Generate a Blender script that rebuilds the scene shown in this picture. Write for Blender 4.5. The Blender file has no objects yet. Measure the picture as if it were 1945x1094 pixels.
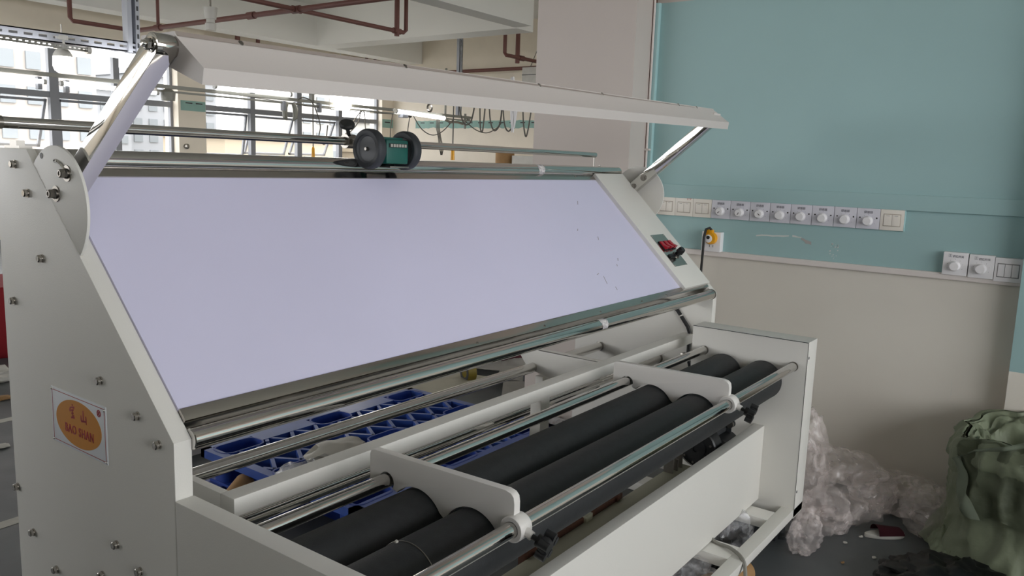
import bpy, bmesh, math, random
from mathutils import Vector, Matrix, noise
random.seed(7)
S = bpy.context.scene
COL = S.collection
PI = math.pi
F = -0.68                                   # floor height (z = 0 is the top of the machine's front unit)

# ------------------------------------------------------------------ camera
cam = bpy.data.objects.new('camera', bpy.data.cameras.new('camera'))
COL.objects.link(cam)
RIGHT = Vector((0.593, -0.804, 0.033)); DOWN = Vector((-0.104, -0.117, -0.988)); FWD = Vector((0.798, 0.583, -0.153))
FWD.normalize(); RIGHT = (RIGHT - FWD * RIGHT.dot(FWD)).normalized(); UP = RIGHT.cross(FWD)
m = Matrix((RIGHT, UP, -FWD)).transposed().to_4x4()
m.translation = Vector((-0.6357, -1.0831, 0.5230))
cam.matrix_world = m
cam.data.sensor_width = 36.0
cam.data.lens = 36.0 * 1525.65 / 1945.0
cam.data.clip_start = 0.02; cam.data.clip_end = 500
S.camera = cam

# ------------------------------------------------------------------ world and light
w = bpy.data.worlds.new('sky'); S.world = w; w.use_nodes = True
bg = w.node_tree.nodes['Background']
bg.inputs[0].default_value = (0.975, 0.985, 1.0, 1); bg.inputs[1].default_value = 1.0
S.view_settings.view_transform = 'Standard'; S.view_settings.look = 'None'
S.view_settings.gamma = 1.0; S.view_settings.use_curve_mapping = False
S.view_settings.exposure = 2.62
S.cycles.use_denoising = True
S.cycles.max_bounces = 10; S.cycles.diffuse_bounces = 5; S.cycles.transparent_max_bounces = 16
S.cycles.caustics_reflective = False; S.cycles.caustics_refractive = False


def portal(name, loc, sx, sy, direction):
    l = bpy.data.lights.new(name, 'AREA'); l.shape = 'RECTANGLE'; l.size = sx; l.size_y = sy
    l.cycles.is_portal = True
    o = bpy.data.objects.new(name, l); COL.objects.link(o); o.location = loc
    o.rotation_euler = Vector(direction).to_track_quat('-Z', 'Y').to_euler()


portal('window_portal_front', (-0.5, -5.05, 1.0), 9.0, 2.2, (0, 1, 0))
portal('window_portal_back', (3.2, 10.62, 1.22), 14.6, 1.55, (0, -1, 0))
portal('window_portal_hall', (6.9, -5.05, .9), 8.4, 2.0, (0, 1, 0))
portal('window_portal_side', (-6.02, 6.65, 1.3), 6.7, 2.0, (1, 0, 0))


# ------------------------------------------------------------------ materials
def lin(h):
    h = h.lstrip('#'); c = [int(h[i:i + 2], 16) / 255 for i in (0, 2, 4)]
    return tuple(x / 12.92 if x <= 0.04045 else ((x + 0.055) / 1.055) ** 2.4 for x in c) + (1,)


def mat(name, col, rough=0.5, metal=0.0, vary=0.0, vscale=4.0, bump=0.0, bscale=200.0, bdist=0.002, col2=None, spec=0.5, rvary=0.0):
    M = bpy.data.materials.new(name); M.use_nodes = True
    nt = M.node_tree; b = nt.nodes['Principled BSDF']
    c = lin(col)
    b.inputs['Base Color'].default_value = c; b.inputs['Roughness'].default_value = rough
    b.inputs['Metallic'].default_value = metal; b.inputs['Specular IOR Level'].default_value = spec
    if vary or bump or rvary:
        tc = nt.nodes.new('ShaderNodeTexCoord')
    if vary:
        n = nt.nodes.new('ShaderNodeTexNoise'); n.inputs['Scale'].default_value = vscale; n.inputs['Detail'].default_value = 6
        nt.links.new(tc.outputs['Object'], n.inputs['Vector'])
        r = nt.nodes.new('ShaderNodeValToRGB'); r.color_ramp.elements[0].position = 0.35; r.color_ramp.elements[1].position = 0.65
        d = lin(col2) if col2 else tuple(x * (1 - vary) for x in c[:3]) + (1,)
        r.color_ramp.elements[0].color = d; r.color_ramp.elements[1].color = c
        nt.links.new(n.outputs['Fac'], r.inputs['Fac']); nt.links.new(r.outputs['Color'], b.inputs['Base Color'])
    if rvary:
        n = nt.nodes.new('ShaderNodeTexNoise'); n.inputs['Scale'].default_value = 9; n.inputs['Detail'].default_value = 5
        nt.links.new(tc.outputs['Object'], n.inputs['Vector'])
        q = nt.nodes.new('ShaderNodeMapRange'); q.inputs['To Min'].default_value = max(0, rough - rvary); q.inputs['To Max'].default_value = rough + rvary
        nt.links.new(n.outputs['Fac'], q.inputs['Value']); nt.links.new(q.outputs['Result'], b.inputs['Roughness'])
    if bump:
        n = nt.nodes.new('ShaderNodeTexNoise'); n.inputs['Scale'].default_value = bscale; n.inputs['Detail'].default_value = 3
        nt.links.new(tc.outputs['Object'], n.inputs['Vector'])
        k = nt.nodes.new('ShaderNodeBump'); k.inputs['Strength'].default_value = bump; k.inputs['Distance'].default_value = bdist
        nt.links.new(n.outputs['Fac'], k.inputs['Height']); nt.links.new(k.outputs['Normal'], b.inputs['Normal'])
    return M


def emis(name, col, st):
    M = bpy.data.materials.new(name); M.use_nodes = True
    b = M.node_tree.nodes['Principled BSDF']; b.inputs['Base Color'].default_value = lin(col)
    b.inputs['Emission Color'].default_value = lin(col); b.inputs['Emission Strength'].default_value = st
    return M


def clear_mat(name, tint, alpha, rough, wrinkle=0.0):
    M = bpy.data.materials.new(name); M.use_nodes = True; nt = M.node_tree
    b = nt.nodes['Principled BSDF']; b.inputs['Base Color'].default_value = lin(tint); b.inputs['Roughness'].default_value = rough
    b.inputs['Specular IOR Level'].default_value = 0.9
    t = nt.nodes.new('ShaderNodeBsdfTransparent'); mx = nt.nodes.new('ShaderNodeMixShader'); mx.inputs[0].default_value = alpha
    nt.links.new(t.outputs[0], mx.inputs[1]); nt.links.new(b.outputs[0], mx.inputs[2])
    nt.links.new(mx.outputs[0], nt.nodes['Material Output'].inputs['Surface'])
    if wrinkle:                                   # folded film is denser along its creases
        tc = nt.nodes.new('ShaderNodeTexCoord'); n = nt.nodes.new('ShaderNodeTexNoise')
        n.inputs['Scale'].default_value = 11; n.inputs['Detail'].default_value = 3; n.inputs['Distortion'].default_value = 1.2
        nt.links.new(tc.outputs['Object'], n.inputs['Vector'])
        q = nt.nodes.new('ShaderNodeMapRange'); q.inputs['From Min'].default_value = .42; q.inputs['From Max'].default_value = .68
        q.inputs['To Min'].default_value = alpha * .55; q.inputs['To Max'].default_value = alpha + wrinkle
        nt.links.new(n.outputs['Fac'], q.inputs['Value']); nt.links.new(q.outputs['Result'], mx.inputs[0])
        k = nt.nodes.new('ShaderNodeBump'); k.inputs['Strength'].default_value = .4; k.inputs['Distance'].default_value = .012
        nt.links.new(n.outputs['Fac'], k.inputs['Height']); nt.links.new(k.outputs['Normal'], b.inputs['Normal'])
    return M


WHITE = mat('powder_white', '#dcdad4', 0.45, bump=0.12, bscale=420)
WHITE2 = mat('guide_white', '#dcd9d5', 0.4)
HOODM = mat('hood_white', '#d0c9c5', 0.42, bump=0.08, bscale=300)
CHROME = mat('chrome', '#d2d0cc', 0.07, 1.0)
STEEL = mat('stainless', '#bdb8b2', 0.16, 1.0)
BRUSH = mat('dull_steel', '#9a9690', 0.3, 1.0)
RUBBER = mat('black_roller', '#26282a', 0.62, vary=0.25, vscale=60, bump=0.25, bscale=500)
BLACK = mat('black_plastic', '#17181a', 0.4)
DARK = mat('dark_grey', '#2d2f31', 0.5)
DARKG = mat('grey_wheel', '#55585b', 0.5)
TYRE = mat('wheel_rubber', '#33363a', 0.6)
BOARD = mat('lavender_acrylic', '#d9d7f0', 0.35, vary=0.05, vscale=1.5)
RED = mat('red_plastic', '#b3182c', 0.3)
GREENM = mat('green_case', '#1f5d54', 0.4)
YEL = mat('yellow_plastic', '#e6a314', 0.35)
OCHRE = mat('ochre_print', '#c8820f', 0.5)
CRIM = mat('crimson_print', '#9c1f24', 0.5)
PLATEW = mat('nameplate_white', '#dfe3e8', 0.35)
TEAL = mat('teal_paint', '#9fbfc0', 0.55, vary=0.07, vscale=1.3, bump=0.1, bscale=60)
TEALL = mat('teal_trim', '#b2d6d8', 0.5)
CREAM = mat('cream_paint', '#e2ddd3', 0.6, vary=0.07, vscale=1.1, col2='#d5cec4')
CREAM2 = mat('column_paint', '#cdc3bd', 0.6, vary=0.04, vscale=2)
WARM = mat('warm_wall', '#efe5d4', 0.7, vary=0.05, vscale=3)
CEIL = mat('ceiling_paint', '#ecebe6', 0.8)
TRUNK = mat('trunking_white', '#e2dad6', 0.45)
SWC = mat('cream_switch', '#ebe5dc', 0.35)
SWG = mat('grey_switch', '#d6d5de', 0.35)
SWW = mat('white_switch', '#eceaec', 0.3)
PRINT = mat('grey_print', '#85848c', 0.6)
FLOORM = mat('floor_paint', '#54585a', 0.45, vary=0.18, vscale=5, bump=0.05, bscale=90, rvary=0.12)
LINEM = mat('floor_tape', '#b9b7ae', 0.7, vary=0.1, vscale=30)
BLUE = mat('blue_plastic', '#3a57a4', 0.28, vary=0.2, vscale=8)
BLUED = mat('blue_pocket', '#1d3c90', 0.45)
SACK = mat('green_sack', '#757d66', 0.6, vary=0.15, vscale=6, bump=0.5, bscale=20, bdist=.012)
SACKL = mat('green_hem', '#8c9683', 0.6, vary=0.1, vscale=9)
BINBAG = mat('black_film', '#0c0d0e', 0.4, spec=.3)
FILM = clear_mat('clear_film', '#f4e9e6', 0.2, 0.14, 0.28)
FILM2 = clear_mat('clear_film_thin', '#e0e0e4', 0.28, 0.15, 0.3)
PAPER = mat('scrap_paper', '#c9c6bf', 0.8, vary=0.08, vscale=12)
KRAFT = mat('kraft', '#a07c52', 0.8, vary=0.15, vscale=9)
GREYB = mat('grey_bag', '#b7b4ab', 0.5, vary=0.1, vscale=14)
MAROON = mat('maroon_cloth', '#4a1622', 0.9)
REDC = mat('red_cloth', '#8e1522', 0.8)
MUD = mat('grey_green_steel', '#b3b19c', 0.5)
BROWN = mat('brown_belt', '#5e3a2a', 0.7, vary=0.3, vscale=14)
PIPE = mat('red_oxide_pipe', '#70463f', 0.55)
WINF = mat('grey_window_frame', '#8b8d92', 0.5)
RAILM = mat('rail_grey', '#87867c', 0.45)
SLOTM = mat('slotted_tray', '#a6a9b1', 0.4)
LAMPW = mat('lamp_cap', '#c8c6c0', 0.4)
GLOW = emis('lamp_glow', '#fff8ec', 3.0)
TUBE = emis('tube_glow', '#fbfcff', 1.2)
CORD = mat('cord', '#5b574f', 0.6)
CORDB = mat('black_cord', '#1d1c1c', 0.5)
BLDG = [mat('building_cream', '#a1947f', 0.8), mat('building_white', '#a5a39d', 0.8), mat('building_grey', '#97999c', 0.8), mat('building_pink', '#a39b94', 0.8)]
BWIN = mat('building_window', '#7b8083', 0.5)
GLASS = clear_mat('window_glass', '#f2f6f8', 0.06, 0.03)


# ------------------------------------------------------------------ mesh helpers
class B:
    """collects shapes in one bmesh"""
    def __init__(s): s.b = bmesh.new()

    def box(s, x0, y0, z0, x1, y1, z1, bev=0.0):
        vs = [s.b.verts.new((x, y, z)) for x in (x0, x1) for y in (y0, y1) for z in (z0, z1)]
        fs = [(0, 1, 3, 2), (4, 6, 7, 5), (0, 4, 5, 1), (2, 3, 7, 6), (0, 2, 6, 4), (1, 5, 7, 3)]
        fc = [s.b.faces.new([vs[i] for i in f]) for f in fs]
        if bev:
            es = {e for f in fc for e in f.edges}
            bmesh.ops.bevel(s.b, geom=list(es), offset=bev, segments=2, profile=0.6, affect='EDGES')
        return s

    def prism(s, pts, axis, a0, a1, bev=0.0):
        """2-D polygon extruded along an axis; pts are (y,z) for 'x', (x,z) for 'y', (x,y) for 'z'"""
        def P(p, a):
            return {'x': (a, p[0], p[1]), 'y': (p[0], a, p[1]), 'z': (p[0], p[1], a)}[axis]
        lo = [s.b.verts.new(P(p, a0)) for p in pts]; hi = [s.b.verts.new(P(p, a1)) for p in pts]
        n = len(pts); fc = [s.b.faces.new(lo), s.b.faces.new(hi[::-1])]
        for i in range(n):
            j = (i + 1) % n; fc.append(s.b.faces.new((lo[i], hi[i], hi[j], lo[j])))
        bmesh.ops.recalc_face_normals(s.b, faces=fc)
        if bev:
            es = list({e for f in fc[:2] for e in f.edges})
            bmesh.ops.bevel(s.b, geom=es, offset=bev, segments=2, profile=0.6, affect='EDGES')
        return s

    def tube(s, p0, p1, r, n=24, r1=None, cap=True):
        return s.sweep([p0, p1], [r, r if r1 is None else r1], n, cap)

    def sweep(s, path, r, n=10, cap=True):
        path = [Vector(p) for p in path]; k = len(path)
        if not isinstance(r, (list, tuple)): r = [r] * k
        rings = []; prev = None
        for i, p in enumerate(path):
            t = (path[min(i + 1, k - 1)] - path[max(i - 1, 0)]).normalized()
            if prev is None:
                u = t.orthogonal().normalized()
            else:
                u = (prev - t * prev.dot(t))
                u = u.normalized() if u.length > 1e-6 else t.orthogonal().normalized()
            prev = u; v = t.cross(u)
            rings.append([s.b.verts.new(p + (u * math.cos(2 * PI * j / n) + v * math.sin(2 * PI * j / n)) * r[i]) for j in range(n)])
        for a, c in zip(rings, rings[1:]):
            for j in range(n):
                s.b.faces.new((a[j], a[(j + 1) % n], c[(j + 1) % n], c[j]))
        if cap:
            s.b.faces.new(rings[0][::-1]); s.b.faces.new(rings[-1])
        return s

    def lathe(s, prof, origin, axis, n=32):
        """prof: list of (distance along axis, radius)"""
        a = Vector(axis).normalized(); u = a.orthogonal().normalized(); v = a.cross(u); o = Vector(origin)
        rings = []
        for d, r in prof:
            if r < 1e-6: rings.append([s.b.verts.new(o + a * d)])
            else: rings.append([s.b.verts.new(o + a * d + (u * math.cos(2 * PI * j / n) + v * math.sin(2 * PI * j / n)) * r) for j in range(n)])
        fc = []
        for p, q in zip(rings, rings[1:]):
            for j in range(n):
                j2 = (j + 1) % n
                if len(p) == 1 and len(q) == 1: continue
                if len(p) == 1: fc.append(s.b.faces.new((p[0], q[j], q[j2])))
                elif len(q) == 1: fc.append(s.b.faces.new((p[j], q[0], p[j2])))
                else: fc.append(s.b.faces.new((p[j], q[j], q[j2], p[j2])))
        bmesh.ops.recalc_face_normals(s.b, faces=fc)
        return s

    def poly(s, pts):
        s.b.faces.new([s.b.verts.new(p) for p in pts]); return s

    def grid(s, fn, nu, nv, thick=0.0, closed_u=False):
        g = [[s.b.verts.new(fn(i / nu, j / nv)) for j in range(nv + 1)] for i in range(nu if closed_u else nu + 1)]
        for i in range(nu):
            i2 = (i + 1) % nu if closed_u else i + 1
            for j in range(nv):
                s.b.faces.new((g[i][j], g[i2][j], g[i2][j + 1], g[i][j + 1]))
        return s

    def xf(s, mtx):
        bmesh.ops.transform(s.b, matrix=mtx, verts=s.b.verts); return s

    def mesh(s, name, smooth=40):
        me = bpy.data.meshes.new(name)
        bmesh.ops.remove_doubles(s.b, verts=s.b.verts, dist=1e-6) if False else None
        s.b.normal_update(); s.b.to_mesh(me); s.b.free()
        if smooth:
            for p in me.polygons: p.use_smooth = True
            me.set_sharp_from_angle(angle=math.radians(smooth))
        return me


def _uniq(name): return name


def obj(name, b, material, parent=None, smooth=40, kind=None, label=None):
    me = b.mesh(name, smooth) if isinstance(b, B) else b
    if material and not me.materials: me.materials.append(material)
    o = bpy.data.objects.new(name, me); COL.objects.link(o)
    if parent is not None:
        o.parent = parent
        if parent.type == 'EMPTY' and not parent.get('_local'):
            o.matrix_parent_inverse = Matrix.Translation(-parent.location)
    if kind: o['kind'] = kind
    if label: o['label'] = label
    return o


def thing(name, loc, label, cat, group=None, local=False):
    o = bpy.data.objects.new(name, None); COL.objects.link(o); o.location = loc
    o.empty_display_size = 0.05
    o['label'] = label; o['category'] = cat
    if group: o['group'] = group
    if local: o['_local'] = 1
    return o


def tag(o, label, cat, group=None):
    o['label'] = label; o['category'] = cat
    if group: o['group'] = group
    return o


def struct(name, b, material, parent=None, smooth=0):
    o = obj(name, b, material, parent, smooth)
    if parent is None: o['kind'] = 'structure'
    return o


def text_mesh(s, size, ext=0.0004, mtx=None, bold=0.0, spacing=1.0):
    c = bpy.data.curves.new('lettering', 'FONT'); c.body = s; c.size = size; c.extrude = ext
    c.align_x = 'CENTER'; c.align_y = 'CENTER'; c.resolution_u = 3; c.offset = bold; c.space_character = spacing
    o = bpy.data.objects.new('lettering', c); COL.objects.link(o)
    dg = bpy.context.evaluated_depsgraph_get(); me = bpy.data.meshes.new_from_object(o.evaluated_get(dg))
    bpy.data.objects.remove(o); bpy.data.curves.remove(c)
    if mtx: me.transform(mtx)
    return me


FACE_NX = Matrix(((0, 0, -1, 0), (-1, 0, 0, 0), (0, 1, 0, 0), (0, 0, 0, 1)))   # text facing -x: right = -y, up = +z


def arc(cy, cz, r, a0, a1, n):
    return [(cy + r * math.cos(math.radians(a0 + (a1 - a0) * i / n)), cz + r * math.sin(math.radians(a0 + (a1 - a0) * i / n))) for i in range(n + 1)]

# ================================================================== SETTING
struct('floor', B().box(-6.2, -5.2, F - 0.1, 11.2, 10.7, F), FLOORM)
fl = bpy.data.objects['floor']
for i, (x, y, L, a) in enumerate([(0.6, 2.735, 1.7, 0.05), (0.2, 1.648, 1.2, 0.03)]):
    b = B().box(-L / 2, -0.025, 0, L / 2, 0.025, 0.0012)
    b.xf(Matrix.Translation((x, y, F)) @ Matrix.Rotation(a, 4, 'Z'))
    obj('marking_line', b, LINEM, fl, 0)
CZ = 2.95
struct('ceiling', B().box(-6.2, -5.2, CZ, 11.2, 10.9, CZ + 0.12), CEIL)
struct('ceiling_beam', B().box(-6.0, 9.6, 2.32, 10.88, 9.95, CZ), CEIL)
struct('ceiling_beam', B().box(8.36, 5.56, 2.32, 8.75, 9.6, CZ), CEIL)
struct('ceiling_beam', B().box(-6.0, 5.27, 2.32, 8.31, 5.56, CZ), CEIL)
# far side wall with its peeling teal band
XB = 10.887
wf = struct('wall_right_far', B().box(XB, 0.0, F, XB + 0.15, 10.7, CZ), WARM)


def ragged_band(x, y0, y1, z0, z1, seed, n=90):
    rnd = random.Random(seed)
    up = [z1 + 0.02 * noise.noise(Vector((i * 0.35, seed, 0))) for i in range(n + 1)]
    lo = [z0 + 0.05 * max(0, noise.noise(Vector((i * 0.22, seed + 5, 0)))) + 0.012 * rnd.random() for i in range(n + 1)]
    b = B()
    P = [(x, y0 + (y1 - y0) * i / n) for i in range(n + 1)]
    for i in range(n):
        b.poly([(x, P[i][1], lo[i]), (x, P[i + 1][1], lo[i + 1]), (x, P[i + 1][1], up[i + 1]), (x, P[i][1], up[i])])
    return b


BANDM = mat('faded_teal', '#94b8ae', .7, vary=.12, vscale=7)
obj('paint_band', ragged_band(XB - 0.003, 9.75, 6.3, 1.125, 1.268, 3), BANDM, wf, 0)
y = 9.62
while y > 6.4:
    obj('slot', B().box(XB - 0.006, y - 0.1, 1.222, XB - 0.002, y, 1.24), DARK, wf, 0); y -= 0.235
# window wall at the back
YW = 10.5
wb = struct('wall_back', B().box(-6.2, YW, F, 11.04, YW + 0.2, 0.45), WARM)
struct('wall_back_top', B().box(-6.2, YW, 2.0, 11.04, YW + 0.2, CZ), WARM)
pc = struct('wall_back_pier', B().box(6.31, YW - 0.18, F, 6.77, YW + 0.2, CZ), WARM)
obj('paint_band', B().box(6.35, YW - 0.184, 1.155, 6.765, YW - 0.18, 1.305), BANDM, pc, 0)
for x in (6.43, 6.6):
    obj('slot', B().box(x, YW - 0.19, 1.262, x + 0.11, YW - 0.184, 1.278), DARK, pc, 0)
obj('round_socket', B().lathe([(0, 0.04), (0.03, 0.04), (0.035, 0.03), (0.035, 0)], (6.42, YW - 0.18, 0.62), (0, -1, 0), 20), BRUSH, pc)
pe = struct('wall_back_end', B().box(10.59, YW - 0.14, F, XB, YW + 0.2, CZ), WARM)
obj('paint_band', B().box(10.6, YW - 0.144, 1.13, XB - 0.004, YW - 0.14, 1.29), BANDM, pe, 0)
obj('slot', B().box(10.66, YW - 0.15, 1.225, 10.8, YW - 0.144, 1.245), DARK, pe, 0)


def window(idx, x0, x1, mulls, sashes):
    """one bay: outer frame, mullions, a transom, fixed panes above and below, open awning sashes"""
    zb, zt, zr = 0.45, 2.0, 1.235
    fr = B(); d0, d1 = YW - 0.03, YW + 0.04
    fr.box(x0, d0, zb, x0 + 0.04, d1, zt).box(x1 - 0.04, d0, zb, x1, d1, zt)
    fr.box(x0, d0, zb, x1, d1, zb + 0.05).box(x0, d0, zt - 0.06, x1, d1, zt)
    wn = struct('window_%d' % idx, fr, WINF)
    edges = [x0 + 0.04]
    for mx, mw in mulls:
        obj('mullion', B().box(mx - mw / 2, d0 - 0.012, zb + 0.05, mx + mw / 2, d1, zt - 0.06), WINF, wn, 0)
        edges += [mx - mw / 2, mx + mw / 2]
    edges.append(x1 - 0.04)
    for k in range(0, len(edges), 2):
        a, c = edges[k], edges[k + 1]
        obj('transom', B().box(a, d0, zr - 0.04, c, d1, zr + 0.04), WINF, wn, 0)
        obj('pane', B().box(a, YW + 0.002, zr + 0.04, c, YW + 0.008, zt - 0.06), GLASS, wn, 0)
        if k // 2 in sashes:
            ang = sashes[k // 2]; t = 0.035; h = zr - 0.04 - (zb + 0.05)
            s = B().box(a + 0.01, -t, -h, a + 0.01 + t, 0, 0).box(c - 0.01 - t, -t, -h, c - 0.01, 0, 0)
            s.box(a + 0.01, -t, -t, c - 0.01, 0, 0).box(a + 0.01, -t, -h, c - 0.01, 0, -h + t)
            M_ = Matrix.Translation((0, YW + 0.06, zr - 0.05)) @ Matrix.Rotation(ang, 4, 'X')
            so = obj('sash', s.xf(M_), WINF, wn, 0)
            obj('pane', B().box(a + 0.045, -0.02, -h + t, c - 0.045, -0.014, -t).xf(M_), GLASS, so, 0)
            for e in (a + 0.03, c - 0.03):
                p = M_ @ Vector((e, -0.02, -h * 0.55)); obj('stay', B().tube((e, YW, zr - 0.35), p, 0.008, 6), BRUSH, so)
        else:
            obj('pane', B().box(a, YW + 0.002, zb + 0.05, c, YW + 0.008, zr - 0.04), GLASS, wn, 0)


window(1, -6.0, 6.31, [(-4.2, 0.12), (-2.4, 0.12), (-0.6, 0.08), (1.2, 0.12), (2.9, 0.08), (4.6, 0.12), (5.455, 0.085)], {5: 0.42, 4: 0.35, 6: 0.0})
window(2, 6.77, 10.59, [(7.73, 0.09), (8.69, 0.1), (9.63, 0.085)], {1: 0.40, 2: 0.45, 0: 0.18})

# walls behind the camera, with their window openings
wl = struct('wall_left', B().box(-6.2, -5.2, F, -6.0, 3.3, CZ), WARM)
for b in (B().box(-6.2, 3.3, F, -6.0, 10.5, 0.3), B().box(-6.2, 3.3, 2.3, -6.0, 10.5, CZ), B().box(-6.2, 10.0, .3, -6.0, 10.5, 2.4), B().box(-6.15, 6.7, .3, -6.05, 6.82, 2.4)):
    struct('wall_left_panel', b, WARM)
for b in (B().box(-6.2, -5.2, F, 2.7, -5.0, -0.1), B().box(-6.2, -5.2, 2.1, 2.7, -5.0, CZ), B().box(-6.2, -5.2, -0.1, -5.0, -5.0, 2.1), B().box(2.7, -5.2, F, 11.2, -5.0, -0.1), B().box(2.7, -5.2, 1.9, 11.2, -5.0, CZ), B().box(4.0, -5.2, -0.1, 4.1, -5.0, 1.9), B().box(7.4, -5.2, -0.1, 7.5, -5.0, 1.9)):
    struct('wall_front', b, WARM)
for x in (-3.2, -1.4, 0.4, 2.2):
    struct('window_3_mullion', B().box(x, -5.13, -0.1, x + 0.08, -5.06, 2.1), WINF)

struct('shade_blocker_left', B().box(-1.25, -3.4, F, -1.15, 1.3, 0.80), mat('blocker_grey', '#6b6861', 0.7))  # unseen low wall, added to shade the lower part of the left side panel

# right partition wall: teal upper field, cream lower field, cream top, pilaster and column
XW = 2.575
wr = struct('wall_right', B().box(XW, -5.0, 0.178, XW + 0.14, 0.9, 1.213), TEAL)
obj('lower_panel', B().box(XW, -5.0, F, XW + 0.14, 0.9, 0.178), CREAM, wr, 0)
obj('upper_panel', B().box(XW, -5.0, 1.213, XW + 0.14, 0.9, CZ), CREAM2, wr, 0)
struct('column', B().box(2.405, 0.553, F, XW + 0.3, 1.045, CZ), CREAM2)
pil = struct('pilaster', B().box(2.5, -1.6, -0.115, XW + 0.02, -0.884, CZ), TEAL)
obj('lower_part', B().box(2.5, -1.6, F, XW + 0.02, -0.884, -0.115), CREAM, pil, 0)
struct('trim_1', B().box(XW - 0.014, -0.883, 0.402, XW + 0.001, 0.535, 0.4585, 0.002), TEAL)
struct('trim_2', B().box(XW - 0.02, -0.883, 0.1675, XW + 0.001, 0.535, 0.190, 0.003), TRUNK)
struct('trim_3', B().box(XW - 0.02, 0.528, 0.19, XW + 0.001, 0.548, 1.213, 0.003), TEALL)
struct('trim_4', B().box(XW - 0.03, 0.5485, F, XW + 0.001, 0.5528, CZ), BROWN)
cp = B().tube((2.546, 0.545, 0.19), (2.546, 0.545, 2.6), 0.005, 10)
cp.box(2.535, 0.53, 0.598, 2.56, 0.553, 0.606)
tag(obj('conduit_pipe', cp, TRUNK), 'thin cream conduit running up the corner between column and teal wall', 'pipe')


def scuff(pts, x=XW - 0.0012, seed=0, w=0.006):
    rnd = random.Random(seed); b = B()
    up = [(x, p[0], p[1] + w * (0.3 + rnd.random())) for p in pts]; lo = [(x, p[0], p[1] - w * (0.3 + rnd.random())) for p in pts]
    for i in range(len(pts) - 1):
        b.poly([lo[i], lo[i + 1], up[i + 1], up[i]])
    return b


PEEL = mat('bare_plaster', '#d6d8d4', 0.8)
obj('paint_scuff', scuff([(0.045 - i * 0.022, 0.268 + 0.0012 * i) for i in range(7)], seed=1, w=0.0035), PEEL, wr, 0)
obj('paint_scuff', scuff([(-0.1 - i * 0.012, 0.277 - 0.001 * i) for i in range(4)], seed=2, w=0.003), PEEL, wr, 0)
obj('paint_scuff', scuff([(-0.135 - i * 0.01, 0.268 - 0.004 * i) for i in range(5)], seed=3, w=0.008), mat('plaster_grey', '#a9a5a3', 0.9), wr, 0)
rnd = random.Random(5)
for i in range(16):
    yy = -0.245 - 0.03 * rnd.random(); zz = 0.2 + 0.06 * rnd.random(); q = 0.002 + 0.003 * rnd.random()
    obj('paint_chip', B().poly([(XW - 0.0012, yy, zz), (XW - 0.0012, yy - q, zz + q * 0.3), (XW - 0.0012, yy - q * 1.2, zz + q * 1.3), (XW - 0.0012, yy + q * .2, zz + q)]), PEEL, wr, 0)
obj('paint_chip', scuff([(-0.805, 0.10), (-0.806, 0.075)], seed=8, w=0.004), TEAL, wr, 0)
obj('paint_chip', scuff([(-0.71, -0.195), (-0.712, -0.25)], seed=9, w=0.004), TEAL, wr, 0)
obj('floor_hatch_edge', B().box(XW - 0.002, -0.773, -0.66, XW, -0.770, -0.535).box(XW - 0.002, -0.77, -0.661, XW, -0.6, -0.658), MUD, wr, 0)
obj('hole', B().lathe([(0, 0.011), (0.002, 0.010), (0.002, 0)], (XW, -0.60, -0.618), (-1, 0, 0), 16), MUD, wr)

# ================================================================== MACHINE
MC = thing('fabric_inspection_machine', (1.0, 0.1, F), 'long white fabric inspection machine with slanted lavender board, chrome rollers and black rubber rollers', 'machine')
K = Vector((0, 0.0, 0.091)); T = Vector((0, 0.7112, 0.7030)); N = Vector((0, -0.7030, 0.7112))   # slope frame of the board


def sl(x, s, p): return Vector((x, 0, 0)) + K + T * s + N * p


def slope_box(b, x0, x1, s0, s1, p0, p1, bev=0.0):
    c = B().box(x0, s0, p0, x1, s1, p1, bev)
    mt = Matrix(((1, 0, 0, 0), (0, T.y, N.y, 0), (0, T.z, N.z, K.z), (0, 0, 0, 1)))
    c.xf(mt)
    me = bpy.data.meshes.new('tmp'); c.b.to_mesh(me); c.b.free(); b.b.from_mesh(me); bpy.data.meshes.remove(me)
    return b


BODY = [(0.563, -0.6), (0.563, 0.521), (0.435, 0.521), (0.411, 0.4972), (0.0, 0.091), (0.0, -0.6)]


def disc_poly():
    """circle centred behind the slope, cut along the slope line"""
    c = Vector((0.333, 0.424)); r = 0.104
    pts = []
    for i in range(97):
        a = 2 * PI * i / 96
        p = c + Vector((math.cos(a), math.sin(a))) * r
        d = (p.x - 0) * N.y + (p.y - 0.091) * N.z
        if d > -0.004: pts.append((a, p))
    # order from the lower cut to the upper cut
    pts.sort(key=lambda q: q[0])
    return [(p.x, p.y) for _, p in pts]


def hexbolt(r=0.0066, L=0.009):
    b = B()
    b.lathe([(0, r * 1.15), (0.0022, r * 1.15), (0.0022, r * 0.85), (0.0032, r * 0.85), (0.0032, r), (L - 0.0015, r), (L, r * 0.8), (L, 0)], (0, 0, 0), (-1, 0, 0), 14)
    return b.mesh('bolt')


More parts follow.
